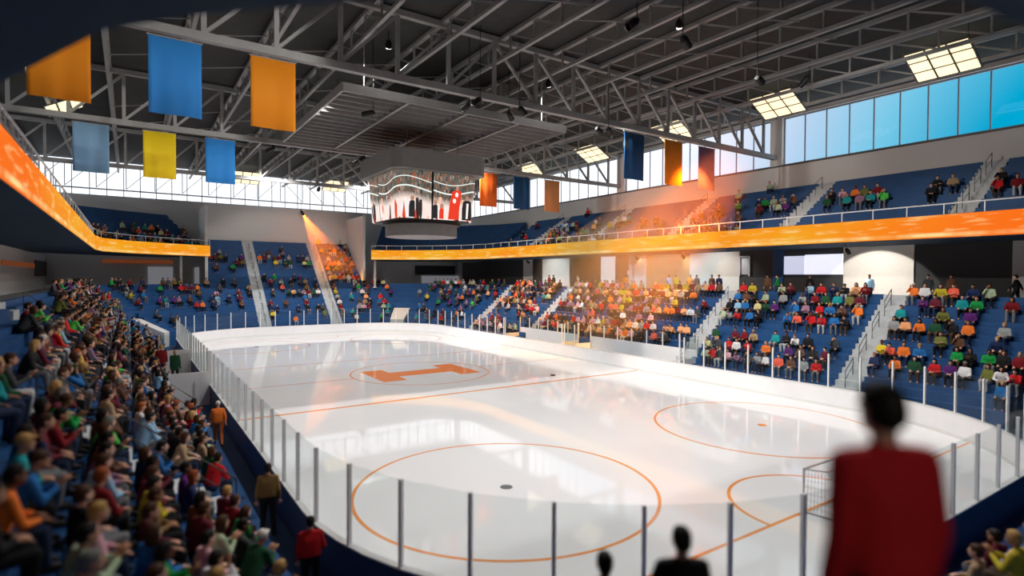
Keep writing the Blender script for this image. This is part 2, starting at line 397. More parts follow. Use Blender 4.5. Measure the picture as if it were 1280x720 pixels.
# ---------------------------------------------------------------- shell
WX, WY, ZW0, ZW1, ZC = 27.1, 44.6, 15.65, 19.45, 19.75
struct(box('wall_right', M_WALLL, WX, WX+.4, -42, WY, -.3, ZW0)); struct(box('wall_left', M_WALLL, -WX-.4, -WX, -42, WY, -.3, ZW0))
struct(box('wall_far', M_WALLG, -WX, WX, WY, WY+.4, -.3, ZW0)); struct(box('wall_near', M_WALLD, -WX, WX, -42.4, -42, -.3, ZC))
struct(box('ceiling', M_CEIL, -WX-.4, WX+.4, -42, WY+.4, ZC, ZC+.4))
TY = [-26.9, -9.3, 8.3, 25.9, 43.5]
struct(box('trim_column_far_right_corner', M_WALLL, WX-.3, WX+.4, WY-.3, WY+.4, ZW0, ZC)); struct(box('trim_column_far_left_corner', M_WALLL, -WX-.4, -WX+.3, WY-.3, WY+.4, ZW0, ZC))
wn = 0
def window(x0, y0, x1, y1, nm):
    """band of glazing between two points"""
    global wn; wn += 1
    w = bpy.data.objects.new('window_%d' % wn, None); COL.objects.link(w); w['kind'] = 'structure'
    a, c = Vector((x0, y0, 0)), Vector((x1, y1, 0)); b = MB()
    for i in range(nm+1):
        p = a.lerp(c, i/nm); b.box(p.x-.04, p.x+.04, p.y-.04, p.y+.04, ZW0, ZW1)
    for z in (ZW0+.05, ZW1-.05): b.beam((x0, y0, z), (x1, y1, z), .14, .1)
    b.build('window_frame', M_MULL, w)
    for i in range(nm):
        p, q = a.lerp(c, i/nm), a.lerp(c, (i+1)/nm); b = MB(); t = (q-p).normalized()*.06; nn = Vector((t.y, -t.x, 0)).normalized()*.01
        p = p+t; q = q-t
        b.add([(v.x, v.y, z) for z in (ZW0+.1, ZW1-.1) for v in (p-nn, q-nn, q+nn, p+nn)], [(0,3,2,1),(4,5,6,7),(0,1,5,4),(1,2,6,5),(2,3,7,6),(3,0,4,7)])
        b.build('window_pane', M_WGLASS, w)
for s in (1, -1):
    nmr = 'right' if s > 0 else 'left'
    for i in range(4):
        window(s*(WX+.2), TY[i]+.55, s*(WX+.2), TY[i+1]-.55, 10)
        struct(box('trim_column_%s_%s' % (nmr, NUM[i+1]), M_WALLL, min(s*(WX-.15), s*(WX+.4)), max(s*(WX-.15), s*(WX+.4)), TY[i]-.5, TY[i]+.5, ZW0, ZC))
    struct(box('trim_sill_%s' % nmr, M_STEELD, min(s*(WX-.1), s*(WX+.1)), max(s*(WX-.1), s*(WX+.1)), -27, WY, ZW0-.1, ZW0+.02))
window(-WX+.4, WY+.2, -9, WY+.2, 11); window(-9, WY+.2, 9, WY+.2, 11); window(9, WY+.2, WX-.4, WY+.2, 11)
struct(box('trim_header_right', M_WALLG, WX-.1, WX+.4, -42, WY, ZW1, ZC)); struct(box('trim_header_left', M_WALLG, -WX-.4, -WX+.1, -42, WY, ZW1, ZC))
struct(box('wall_right_near', M_WALLL, WX, WX+.4, -42, -27.4, ZW0, ZC)); struct(box('wall_left_near', M_WALLL, -WX-.4, -WX, -42, -27.4, ZW0, ZC))
# partitions beside the far end stand
struct(box('wall_partition_right', M_WALLL, 9.1, 9.4, 37.7, WY, CZF, 14.6)); struct(box('wall_partition_left', M_WALLL, -9.4, -9.1, 37.7, WY, CZF, 14.6))

# ---------------------------------------------------------------- balconies
FZ0, FZ1 = 8.72, 9.98
PR = [(19, -27), (19, 23), (17.9, 27), (15.6, 30.4), (12.6, 33.2), (9.3, 35.2)]
PL = [(-9.0, 36.6), (-12.6, 34.6), (-16.4, 31.6), (-18.6, 28), (-19.0, 24.0), (-19.0, -25), (-17.8, -27.2), (-16.76, -29.6), (-16.1, -30.4), (-14.93, -31.5), (-11.2, -34.05), (-9, -34.3)]
def offs(P, o):
    n = len(P); out = []
    for i in range(n):
        ds = []
        if i > 0: ds.append((Vector(P[i])-Vector(P[i-1])).normalized())
        if i < n-1: ds.append((Vector(P[i+1])-Vector(P[i])).normalized())
        ns = [Vector((d.y, -d.x)) for d in ds]; m_ = sum(ns, Vector((0, 0))).normalized(); k = 1/max(.4, m_.dot(ns[0]))
        out.append(Vector(P[i])+m_*o*k)
    return out
def psweep(P, prof, caps=True):
    cols = [offs(P, o) for o, _ in prof]; b = MB()
    b.sweep([[(cols[j][i].x, cols[j][i].y, prof[j][1]) for j in range(len(prof))] for i in range(len(P))], caps=caps); return b
# LED ribbon material
def led_mat():
    m = bpy.data.materials.new('led_ribbon'); m.use_nodes = True; nt = m.node_tree; b = nt.nodes['Principled BSDF']
    L = nt.links.new; N = nt.nodes.new
    uv = N('ShaderNodeUVMap'); sp = N('ShaderNodeSeparateXYZ'); L(uv.outputs[0], sp.inputs[0])
    def noise(sx, sy, sc, det=3):
        mp = N('ShaderNodeMapping'); mp.inputs['Scale'].default_value = (sx, sy, 1); L(uv.outputs[0], mp.inputs[0])
        n = N('ShaderNodeTexNoise'); n.inputs['Scale'].default_value = sc; n.inputs['Detail'].default_value = det; L(mp.outputs[0], n.inputs[0]); return n
    n1 = noise(.45, 3.0, 1.6, 5); r1 = N('ShaderNodeValToRGB'); r1.color_ramp.elements[0].position = .53; r1.color_ramp.elements[1].position = .70
    r1.color_ramp.elements[0].color = (0, 0, 0, 1); r1.color_ramp.elements[1].color = (1, 1, 1, 1); L(n1.outputs['Fac'], r1.inputs[0])
    n2 = noise(.12, .5, 1.2, 2); r2 = N('ShaderNodeValToRGB'); r2.color_ramp.elements[0].position = .35; r2.color_ramp.elements[1].position = .65
    r2.color_ramp.elements[0].color = (.96, .29, .006, 1); r2.color_ramp.elements[1].color = (.93, .42, .012, 1); L(n2.outputs['Fac'], r2.inputs[0])
    # bright lower line, broken by noise
    r3 = N('ShaderNodeValToRGB'); e = r3.color_ramp.elements; e[0].position = .03; e[0].color = (0, 0, 0, 1); e[1].position = .09; e[1].color = (1, 1, 1, 1)
    x = e.new(.17); x.color = (1, 1, 1, 1); x = e.new(.26); x.color = (0, 0, 0, 1); L(sp.outputs['Y'], r3.inputs[0])
    n4 = noise(.3, .1, 1.3, 3); r4 = N('ShaderNodeValToRGB'); r4.color_ramp.elements[0].position = .38; r4.color_ramp.elements[1].position = .6; L(n4.outputs['Fac'], r4.inputs[0])
    mu = N('ShaderNodeMath'); mu.operation = 'MULTIPLY'; L(r3.outputs[0], mu.inputs[0]); L(r4.outputs[0], mu.inputs[1])
    mx = N('ShaderNodeMath'); mx.operation = 'MAXIMUM'; L(mu.outputs[0], mx.inputs[0])
    m5 = N('ShaderNodeMath'); m5.operation = 'MULTIPLY'; m5.inputs[1].default_value = .6; L(r1.outputs[0], m5.inputs[0]); L(m5.outputs[0], mx.inputs[1])
    mc = N('ShaderNodeMixRGB'); L(mx.outputs[0], mc.inputs['Fac']); mc.inputs['Color2'].default_value = (1, .74, .3, 1)
    ge = N('ShaderNodeNewGeometry'); s5 = N('ShaderNodeSeparateXYZ'); L(ge.outputs['Position'], s5.inputs[0]); lt = N('ShaderNodeMath'); lt.operation = 'LESS_THAN'; lt.inputs[1].default_value = 0; L(s5.outputs['X'], lt.inputs[0]); sh_ = N('ShaderNodeMath'); sh_.operation = 'MULTIPLY_ADD'; sh_.inputs[1].default_value = -11; L(lt.outputs[0], sh_.inputs[0]); L(s5.outputs['Y'], sh_.inputs[2]); mr = N('ShaderNodeMapRange'); mr.inputs['From Min'].default_value = -15; mr.inputs['From Max'].default_value = -26; L(sh_.outputs[0], mr.inputs['Value'])
    md = N('ShaderNodeMixRGB'); L(mr.outputs[0], md.inputs['Fac']); L(r2.outputs[0], md.inputs['Color1']); md.inputs['Color2'].default_value = (1, .17, .006, 1); L(md.outputs[0], mc.inputs['Color1'])
    b.inputs['Base Color'].default_value = (.02, .008, .004, 1); b.inputs['Roughness'].default_value = .7; b.inputs['Specular IOR Level'].default_value = .1
    L(mc.outputs[0], b.inputs['Emission Color']); b.inputs['Emission Strength'].default_value = .95
    return m
M_LED = led_mat()
def ribbon(P, parent, z0, z1, o=-.02):
    Q = offs(P, o); s = 0; me = bpy.data.meshes.new('led_ribbon'); vs = []; fs = []; us = []
    seg = []
    for i in range(len(Q)-1):
        L_ = (Q[i+1]-Q[i]).length; n = max(1, int(L_/2))
        for k in range(n): seg.append((Q[i].lerp(Q[i+1], k/n), s+L_*k/n))
        s += L_
    seg.append((Q[-1], s))
    for p, u in seg: vs += [(p.x, p.y, z0), (p.x, p.y, z1)]; us += [(u, 0), (u, 1)]
    for i in range(len(seg)-1): fs.append((2*i, 2*i+1, 2*i+3, 2*i+2))
    me.from_pydata(vs, [], fs); ul = me.uv_layers.new(name='UVMap')
    for lp in me.loops: ul.data[lp.index].uv = us[lp.vertex_index]
    me.materials.append(M_LED); o_ = bpy.data.objects.new('led_ribbon', me); COL.objects.link(o_); o_.parent = parent; o_.matrix_parent_inverse = parent_inv(parent)
    sm = o_.modifiers.new('thick', 'SOLIDIFY'); sm.thickness = .02; sm.offset = 0
    return o_
def balcony(P, label, top):
    t = empty('balcony', (P[0][0], P[0][1], FZ0), label, 'balcony')
    psweep(P, [(0, FZ0), (7.9, FZ0), (7.9, FZ0+.3), (0, FZ0+.3)]).build('floor_slab', M_SOFF, t)
    psweep(P, [(0, FZ0+.301), (.16, FZ0+.301), (.16, FZ1), (0, FZ1)]).build('parapet', M_STEELD, t)
    ribbon(P, t, FZ0+.03, FZ1-.02)
    Q = offs(P, .08); b = MB(); b.tube([(q.x, q.y, FZ1+.55) for q in Q], .035, 6); b.build('top_rail', M_WRAIL, t)
    ps = []
    for i in range(len(Q)-1):
        n = max(1, round((Q[i+1]-Q[i]).length/1.75))
        ps += [Q[i].lerp(Q[i+1], k/n) for k in range(n)]
    ps.append(Q[-1])
    for p in ps: box('rail_post', M_WRAIL, p.x-.025, p.x+.025, p.y-.025, p.y+.025, FZ1, FZ1+.54, t)
    return t
balcony(PR, 'right balcony edge with glowing orange ribbon screen and white railing', 0)
balcony(PL, 'left balcony edge with glowing orange ribbon screen sweeping overhead', 0)
# upper tiers behind the balcony edge
UZ0, URI, UTR, UO = 9.35, .55, .86, .9
def uprofile(k1=8):
    P = [(UO-.5, FZ0+.31), (UO-.5, UZ0)]
    for k in range(k1):
        o, z = UO+UTR*k, UZ0+URI*k
        P += [(o+UTR-.28, z), (o+UTR-.28, z+.36), (o+UTR, z+.36), (o+UTR, z+URI)]
    P += [(P[-1][0]+.05, P[-1][1]), (P[-1][0]+.05, FZ0+.31)]; return P
UA = [-23.5, -13.5, -3.4, 6.7, 16.8]
ud = uprofile()
def upl(side):
    def f(y, o, z): return (side*(19+o), y, z)
    return f
for side, nm in ((1, 'right'), (-1, 'left')):
    P = PR if side > 0 else PL
    ee = [-27.0]+[v for a in UA for v in (a-.62, a+.62)]+[23.0]
    for i in range(len(ee)//2):
        block('upper %s seating block of navy rows, %s from the near end' % (nm, ORD[i+1]), upl(side), [ee[2*i], ee[2*i+1]], ud, 'upper_seating_block')
    for i, a in enumerate(UA):
        aisle(upl(side), a, .61, 'pale upper aisle stairs on the %s balcony, %s from near end' % (nm, ORD[i+1]), 0, 8, zbase=FZ0+.31, prof=(UZ0, URI, UTR, UO), rails=(side > 0))
    if side > 0: C_ = PR[1:]
    else: C_ = PL[:5]
    b = psweep(C_, [(min(o, 7.2), z) for o, z in ud] if False else ud)
    tag(b.build('upper_seating_block', M_BLUE), 'upper %s seating rows bending round the far corner' % nm, 'seating block')
# columns
def column(x, y, label): b = MB(); b.cyl(x, y, .16, CZF, FZ0); b.cyl(x, y, .24, CZF, CZF+.08); tag(b.build('support_column', M_WRAIL, None, True), label, 'column')
column(9.9, 35.5, 'white round column under the end of the right balcony'); column(-11.9, 36.3, 'white round column under the end of the left balcony')

# ---------------------------------------------------------------- concourse back walls
XB = 24.2
def rpanel(name, m, pa, pb, z0, z1, dx=0, thick=.12, lab=None, st_=True):
    ya, yb = yat(pa, XB), yat(pb, XB); y0, y1 = min(ya, yb), max(ya, yb)
    o = box(name, m, XB-dx-thick, XB-dx, y0, y1, z0, z1)
    if st_: struct(o)
    else: tag(o, lab[0], lab[1])
    return o
zt = FZ0
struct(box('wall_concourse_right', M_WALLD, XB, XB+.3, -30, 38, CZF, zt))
segs = [(1290, 1266, M_WALLG), (1143, 1055, M_WALLW), (980, 967, M_BLUE), (925, 863, M_WALLW), (863, 809, M_TAN), (809, 787, M_WALLW), (770, 752, M_WALLW), (713, 679, M_WALLW), (666, 655, M_WALLG)]
for i, (a, c, m) in enumerate(segs): rpanel('wall_panel_%s' % NUM[i+1], m, a, c, CZF, zt-.01)
def zpx(py, px, x=XB):  # height on back wall plane
    return on(px, py, 0, x).z
rpanel('window_white_screen', M_LITW, 1054, 1007, zpx(343, 1030), zpx(318, 1030), .01)
rpanel('window_pale_screen', mat('pale_lilac_window', (.5, .5, .6), .4, emit=(.62, .66, .85), estr=.85), 1006.5, 981, zpx(343, 1000), zpx(320, 1000), .01)
rpanel('window_small', M_DIMW, 936, 928, zpx(343, 932), zpx(323, 932), .01); 
b = MB(); ya, yb = yat(938, XB), yat(926, XB); za, zb = zpx(345, 932), zpx(321, 932)
for y in (ya, yb): b.box(XB-.2, XB-.05, y-.06, y+.06, za, zb)
b.box(XB-.2, XB-.05, ya, yb, zb-.06, zb+.06); struct(b.build('window_small_frame', M_WRAIL))
rpanel('door_1', M_WRAIL, 793, 786, CZF, CZF+2.2, .13)
# left back wall
XL = -24.2
struct(box('wall_concourse_left', M_WALLG, XL-.3, XL, -34, 44, CZF, zt))
def lpanel(name, m, pa, pb, ya_, yb_, dx=0):
    y0, y1 = sorted((yat(pa, XL), yat(pb, XL))); pm = (pa+pb)/2
    z0, z1 = sorted((zpx(ya_, pm, XL), zpx(yb_, pm, XL)))
    struct(box(name, m, XL+dx, XL+dx+.1, y0, y1, z0, z1))
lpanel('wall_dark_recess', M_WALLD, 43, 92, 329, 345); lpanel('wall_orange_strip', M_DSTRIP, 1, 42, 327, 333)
lpanel('window_concourse_grey_one', M_DIMW, 94, 98, 331, 343); lpanel('window_concourse_grey_two', M_DIMW, 100.5, 107, 331, 343)
# far wall under the balconies
def fpanel(name, m, pa, pb, za, zb):
    x0, x1 = sorted((xat(pa, WY), xat(pb, WY))); struct(box(name, m, x0, x1, WY-.25, WY-.02, za, zb))
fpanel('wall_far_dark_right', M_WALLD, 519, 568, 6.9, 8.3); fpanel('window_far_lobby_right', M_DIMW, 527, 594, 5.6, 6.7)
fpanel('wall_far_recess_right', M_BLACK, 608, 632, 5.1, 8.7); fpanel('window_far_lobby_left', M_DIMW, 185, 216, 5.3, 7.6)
fpanel('window_far_lobby_side', M_DIMW, 243, 254, 5.3, 7.6); fpanel('wall_far_orange_strip', M_DSTRIP, 128, 216, 8.0, 8.4)

# ---------------------------------------------------------------- roof trusses
TB, TTOP = 16.2, 19.45
M_ST0 = M_STEEL
def truss(y, label, fine=False):
    t = empty('roof_truss', (0, y, TB), label, 'roof truss', None)
    k = .4 if fine else 1; M_STEEL = M_MULL if fine else M_ST0
    b = MB(); b.beam((-WX+.3, y, TB+.1), (WX-.3, y, TB+.1), .34*k, .34*k); b.build('bottom_chord', M_STEEL, t)
    b = MB(); b.beam((-WX+.3, y, TTOP+.05), (WX-.3, y, TTOP+.05), .3*k, .3*k); b.build('top_chord', M_STEEL, t)
    xs = [2.8*i for i in range(-9, 10)]
    for x in xs: b = MB(); b.beam((x, y, TB+.25), (x, y, TTOP-.1), .2*k, .16*k); b.build('vertical_strut', M_STEEL, t)
    for i in range(9):
        for s in (-1, 1):
            b = MB(); b.beam((s*2.8*i, y, TTOP-.1), (s*2.8*(i+1), y, TB+.25), .17*k, .14*k); b.build('diagonal_strut', M_STEEL, t)
for y, lb in zip(TY, ['steel roof truss overhead behind the viewer', 'nearest full steel roof truss carrying the large banners', 'second steel roof truss carrying smaller banners', 'third steel roof truss beyond the scoreboard', 'steel truss standing against the far window band']):
    if y > -20: truss(y, lb, y > 40)
jx = [.45+3.6*i for i in range(-7, 7)]
for i, x in enumerate(jx):
    j = empty('roof_joist', (x, 0, 18.5), 'open web roof joist running lengthwise under dark ceiling, %s from the left wall' % ORD[i+1], 'roof joist')
    b = MB(); b.beam((x, -41.9, 19.6), (x, WY, 19.6), .26, .2); b.build('top_chord', M_STEEL, j)
    b = MB(); b.beam((x, -41.9, 18.5), (x, WY, 18.5), .18, .18); b.build('bottom_chord', M_STEEL, j)
    b = MB(); y = -41.0
    while y < WY-2:
        b.beam((x, y, 18.55), (x, y, 19.55), .1, .1); b.beam((x, y, 18.55), (x, y+2.2, 19.55), .08, .08); y += 2.2
    b.build('web_strut', M_STEEL, j)
# cross bracing bars between joists
br = empty('joist_bracing', (0, 0, 19), 'thin slanted steel bracing bars linking the roof joists', 'roof bracing')
for y in (-20, -15, -3, 2.5, 14, 20):
    b = MB()
    for i in range(2, len(jx)-3): b.beam((jx[i], y, 18.6), (jx[i+1], y, 19.4), .06)
    b.build('bracing_bar', M_STEEL, br)
# banners
def banner(x, y, m, name_, label):
    t = empty('banner', (x, y, 16.0), label, 'banner', None); w = .92; n = 14
    b = MB(); rings = []
    b.v = []; vs = []; fs = []
    for i in range(n+1):
        u = -w+2*w*i/n; d = .03*math.sin(u*4+x)+.015*math.sin(u*9)
        for zz, kk in ((16.0, .3), (14.5, .9), (12.97, 1.2)): vs.append((x+u, y+d*kk, zz))
    for i in range(n):
        for k in range(2): fs.append((i*3+k, (i+1)*3+k, (i+1)*3+k+1, i*3+k+1))
    b.add(vs, fs); o = b.build('cloth', m, t, True); md = o.modifiers.new('thick', 'SOLIDIFY'); md.thickness = .015
    b = MB(); b.tube([(x-w-.05, y, 16.0), (x+w+.05, y, 16.0)], .03, 6); b.build('hanging_rod', M_STEEL, t)
for x, m, lb in ((-18.65, B_ORANGE, 'large orange banner partly hidden by balcony, first on nearest truss'), (-15, B_BLUE, 'large bright blue banner on the nearest truss'), (-11.33, B_ORANGE, 'large orange banner between blue banner and roof grid'),
                 (10.8, B_NAVY, 'navy blue banner right of the scoreboard on nearest truss'), (14.6, B_ORANGE, 'orange banner between navy and hazed blue banners on nearest truss'), (18.2, B_HAZED, 'blue banner with orange haze coloured in, last on the right of nearest truss')):
    banner(x, TY[1], m, '', lb)
for x, m, lb in ((-18.5, B_PALE_HAZED, 'blue banner with pale haze coloured in, on the second truss near left balcony'), (-14.87, B_YEL, 'yellow banner on the second truss'), (-11.3, B_BLUE, 'small blue banner beside yellow banner on second truss'),
                 (10.45, B_RED, 'red orange banner just right of the scoreboard'), (14.1, B_NAVY, 'small navy banner between two orange banners, second truss'), (17.75, B_PEACH, 'pale orange banner, last on right of second truss')):
    banner(x, TY[2], m, '', lb)
# roof lamp panels (tilted 3x3)
def lamp(p0, p1, along, label, watts):
    """p0,p1: upper and lower edge centre; along: unit vector of the width"""
    p0, p1, al = Vector(p0), Vector(p1), Vector(along); c = (p0+p1)/2; d = (p1-p0); W = 1.5
    t = empty('flood_light_panel', c, label, 'ceiling light'); nrm = al.cross(d).normalized()
    if nrm.z > 0: nrm = -nrm
    for i in range(3):
        for j in range(3):
            a0, a1 = -W+2*W*i/3+.06, -W+2*W*(i+1)/3-.06; q0, q1 = j/3+.03, (j+1)/3-.03
            b = MB(); Q = [p0+d*q0+al*a0, p0+d*q0+al*a1, p0+d*q1+al*a1, p0+d*q1+al*a0]
            b.add([q+nrm*.02 for q in Q]+[q-nrm*.04 for q in Q], [(0,1,2,3),(7,6,5,4),(0,4,5,1),(1,5,6,2),(2,6,7,3),(3,7,4,0)]); b.build('lamp_lens', M_LAMP, t)
    b = MB()
    for i in range(4): a = -W+2*W*i/3; b.beam(p0+al*a-nrm*.03, p1+al*a-nrm*.03, .08)
    for j in range(4): b.beam(p0+d*j/3-al*W-nrm*.03, p0+d*j/3+al*W-nrm*.03, .08)
    for a in (-W, W): b.beam(p0+al*a, p0+al*a+Vector((0, 0, ZC-p0.z)), .04)
    b.build('frame', M_STEELD, t)
LY = [-22.9, -13.4, -4.3, 5.5, 15.4]
for i, y in enumerate(LY):
    lamp((19.3, y, 19.0), (21.3, y, 17.9), (0, 1, 0), 'cream glowing nine cell light panel over the right stand, %s from near end' % ORD[i+1], 0)
    lamp((-19.3, y, 19.0), (-21.3, y, 17.9), (0, 1, 0), 'cream nine cell light panel over the left stand, %s from near end' % ORD[i+1], 0)
for x, w in ((-4.7, 'left'), (6.1, 'right')):
    lamp((x, 38.7, 19.0), (x, 40.7, 17.9), (1, 0, 0), 'cream nine cell light panel before the far windows, %s one' % w, 0)
# roof grid over the scoreboard
g = empty('acoustic_roof_grid', (0, 0, 16.2), 'dark grey slatted rectangular grid hanging above the scoreboard', 'roof grid')
GXh, GY0, GY1 = 7.4, -6.4, 7.2
b = MB()
for (x0, y0, x1, y1) in ((-GXh, GY0, GXh, GY0), (-GXh, GY1, GXh, GY1), (-GXh, GY0, -GXh, GY1), (GXh, GY0, GXh, GY1)): b.beam((x0, y0, 16.35), (x1, y1, 16.35), .12, .45)
b.build('outer_frame', M_STEEL, g)
for i in range(1, 4): x = -GXh+2*GXh*i/4; b = MB(); b.beam((x, GY0, 16.3), (x, GY1, 16.3), .16, .3); b.build('cross_beam', M_STEEL, g)
b = MB()
for i in range(1, 15):
    y = GY0+(GY1-GY0)*i/15; b.beam((-GXh, y, 16.36), (GXh, y, 16.36), .07, .3)
b.build('slat', M_STEEL, g)
box('backing_panel', M_CEIL, -GXh, GXh, GY0, GY1, 16.56, 16.6, g)
for x in (-6, 6):
    for y in (-5.6, 6.4): b = MB(); b.beam((x, y, 16.6), (x, y, 19.7), .06); b.build('hanger', M_STEEL, g)

# ---------------------------------------------------------------- scoreboard
sb = empty('scoreboard', (0, 0, 11.8), 'dark grey centre hung scoreboard with glowing video screens', 'scoreboard')
def rsq(h, c, seg=1, cx=0, cy=0):
    out = []
    for sx, sy, a0 in ((1, -1, -PI/2), (1, 1, 0), (-1, 1, PI/2), (-1, -1, PI)):
        for i in range(seg+1): a = a0+PI/2*i/seg; out.append((cx+sx*(h-c)+c*math.cos(a), cy+sy*(h-c)+c*math.sin(a)))
    return out
def prism(P0, z0, P1, z1, name, m):
    n = len(P0); b = MB(); b.add([(x, y, z0) for x, y in P0]+[(x, y, z1) for x, y in P1], [tuple(range(n-1,-1,-1)), tuple(range(n, 2*n))]+[(i, (i+1)%n, (i+1)%n+n, i+n) for i in range(n)])
    return b.build(name, m, sb)
prism(rsq(3.3, .5), 13.25, rsq(3.3, .5), 14.45, 'upper_housing', M_SCREENG)
prism(rsq(2.62, .9, 6), 10.2, rsq(2.82, .9, 6), 13.25, 'inner_core', M_BLACK)
b = MB(); b.cyl(0, 0, 2.62, 10.02, 10.2, 40); b.build('lower_rim', M_BLACK, sb)
b = MB(); b.cyl(0, 0, 2.42, 9.25, 10.02, 40); b.build('lower_ring', M_SCREENG, sb)
for x, y in ((-1.8, -1.8), (1.8, -1.8), (1.8, 1.8), (-1.8, 1.8)):
    b = MB(); b.tube([(x, y, 14.45), (x, y, 16.4)], .03, 6); b.build('suspension_cable', M_STEELD, sb)
def screen_mat():
    m = bpy.data.materials.new('video_screen'); m.use_nodes = True; nt = m.node_tree; b = nt.nodes['Principled BSDF']; L = nt.links.new; N = nt.nodes.new
    uv = N('ShaderNodeUVMap'); sp = N('ShaderNodeSeparateXYZ'); L(uv.outputs[0], sp.inputs[0])
    vo = N('ShaderNodeTexVoronoi'); vo.inputs['Scale'].default_value = 13; L(uv.outputs[0], vo.inputs[0])
    # crowd colours by voronoi cell, hue limited
    cr = N('ShaderNodeValToRGB'); e = cr.color_ramp.elements; e[0].color = (.03, .03, .03, 1); e[1].color = (.35, .33, .28, 1)
    x = e.new(.35); x.color = (.16, .15, .12, 1); x = e.new(.62); x.color = (.1, .11, .09, 1); x = e.new(.8); x.color = (.42, .1, .04, 1)
    s2 = N('ShaderNodeSeparateXYZ'); L(vo.outputs['Color'], s2.inputs[0]); L(s2.outputs['X'], cr.inputs[0])
    # wave offset for white ribbons
    wv = N('ShaderNodeMath'); wv.operation = 'SINE'; mu = N('ShaderNodeMath'); mu.operation = 'MULTIPLY'; mu.inputs[1].default_value = 1.45; L(sp.outputs['X'], mu.inputs[0]); L(mu.outputs[0], wv.inputs[0])
    m2 = N('ShaderNodeMath'); m2.operation = 'MULTIPLY_ADD'; m2.inputs[1].default_value = .06; L(wv.outputs[0], m2.inputs[0]); L(sp.outputs['Y'], m2.inputs[2])
    rb_ = N('ShaderNodeValToRGB'); rb_.color_ramp.interpolation = 'CONSTANT'; e = rb_.color_ramp.elements; e[0].position = 0; e[0].color = (0, 0, 0, 1)
    for p_, c_ in ((.60, 1), (.63, 0), (.80, 1), (.82, 0)): x = e.new(p_); x.color = (c_, c_, c_, 1)
    e[-1].color = (0, 0, 0, 1); L(m2.outputs[0], rb_.inputs[0])
    # lower bright ice
    lw = N('ShaderNodeValToRGB'); e = lw.color_ramp.elements; e[0].position = .34; e[0].color = (1, 1, 1, 1); e[1].position = .5; e[1].color = (0, 0, 0, 1); L(m2.outputs[0], lw.inputs[0])
    # figures: tall voronoi columns
    mp = N('ShaderNodeMapping'); mp.inputs['Scale'].default_value = (3.2, 1.3, 1); L(uv.outputs[0], mp.inputs[0])
    v2 = N('ShaderNodeTexVoronoi'); v2.inputs['Scale'].default_value = 1.4; L(mp.outputs[0], v2.inputs[0]); s3 = N('ShaderNodeSeparateXYZ'); L(v2.outputs['Color'], s3.inputs[0])
    fg = N('ShaderNodeValToRGB'); fg.color_ramp.interpolation = 'CONSTANT'; e = fg.color_ramp.elements; e[0].color = (.75, .06, .02, 1); e[1].position = .85; e[1].color = (.95, .55, .4, 1)
    x = e.new(.28); x.color = (.95, .9, .88, 1); x = e.new(.5); x.color = (.03, .02, .02, 1); x = e.new(.68); x.color = (.9, .85, .8, 1); L(s3.outputs['X'], fg.inputs[0])
    dd = N('ShaderNodeMath'); dd.operation = 'MULTIPLY_ADD'; dd.inputs[1].default_value = -.3; dd.inputs[2].default_value = .52; L(s3.outputs['Y'], dd.inputs[0])
    gt = N('ShaderNodeMath'); gt.operation = 'LESS_THAN'; L(sp.outputs['Y'], gt.inputs[0]); L(dd.outputs[0], gt.inputs[1])
    g2 = N('ShaderNodeMath'); g2.operation = 'LESS_THAN'; g2.inputs[1].default_value = .6; L(v2.outputs['Distance'], g2.inputs[0]); g3 = N('ShaderNodeMath'); g3.operation = 'MULTIPLY'; L(gt.outputs[0], g3.inputs[0]); L(g2.outputs[0], g3.inputs[1]); gt = g3
    c1 = N('ShaderNodeMixRGB'); L(lw.outputs[0], c1.inputs['Fac']); L(cr.outputs[0], c1.inputs['Color1']); c1.inputs['Color2'].default_value = (1, .82, .74, 1)
    c2 = N('ShaderNodeMixRGB'); L(rb_.outputs[0], c2.inputs['Fac']); L(c1.outputs[0], c2.inputs['Color1']); c2.inputs['Color2'].default_value = (.85, .95, .9, 1)
    c3 = N('ShaderNodeMixRGB'); L(gt.outputs[0], c3.inputs['Fac']); L(c2.outputs[0], c3.inputs['Color1']); L(fg.outputs[0], c3.inputs['Color2'])
    b.inputs['Base Color'].default_value = (.01, .01, .01, 1); L(c3.outputs[0], b.inputs['Emission Color']); b.inputs['Emission Strength'].default_value = 1.0
    return m
M_VID = screen_mat()
def scr(pts0, pts1, z0, z1, name='video_screen'):
    me = bpy.data.meshes.new(name); vs = []; us = []; s = 0
    for i, (p, q) in enumerate(zip(pts0, pts1)):
        if i: s += (Vector(p)-Vector(pts0[i-1])).length
        vs += [(p[0], p[1], z0), (q[0], q[1], z1)]; us += [(s, 0), (s, 1)]
    me.from_pydata(vs, [], [(2*i, 2*i+2, 2*i+3, 2*i+1) for i in range(len(pts0)-1)]); ul = me.uv_layers.new(name='UVMap')
    for lp in me.loops: ul.data[lp.index].uv = us[lp.vertex_index]
    me.materials.append(M_VID); o = bpy.data.objects.new(name, me); COL.objects.link(o); o.parent = sb; o.matrix_parent_inverse = parent_inv(sb)
    md = o.modifiers.new('thick', 'SOLIDIFY'); md.thickness = .03; md.offset = 0
Q0, Q1 = rsq(2.72, .9, 6), rsq(2.92, .9, 6)
Q0 += [Q0[0]]; Q1 += [Q1[0]]
# four screens, each wrapping one corner
n7 = 7
def rot(L_, k): return L_[k:-1]+L_[:k+1]
def chain(Q, c):   # corner c from mid side to mid side
    base = Q[:-1]; n = len(base); idx = [(c*n7+i) % n for i in range(n7)]
    a = base[(c*n7-1) % n]; d = base[(c*n7+n7) % n]; f0 = base[idx[0]]; f1 = base[idx[-1]]
    return [((a[0]*.62+f0[0]*.38), (a[1]*.62+f0[1]*.38))]+[base[i] for i in idx]+[((d[0]*.34+f1[0]*.66), (d[1]*.34+f1[1]*.66))]
for c in range(4): scr(chain(Q0, c), chain(Q1, c), 10.25, 13.22)
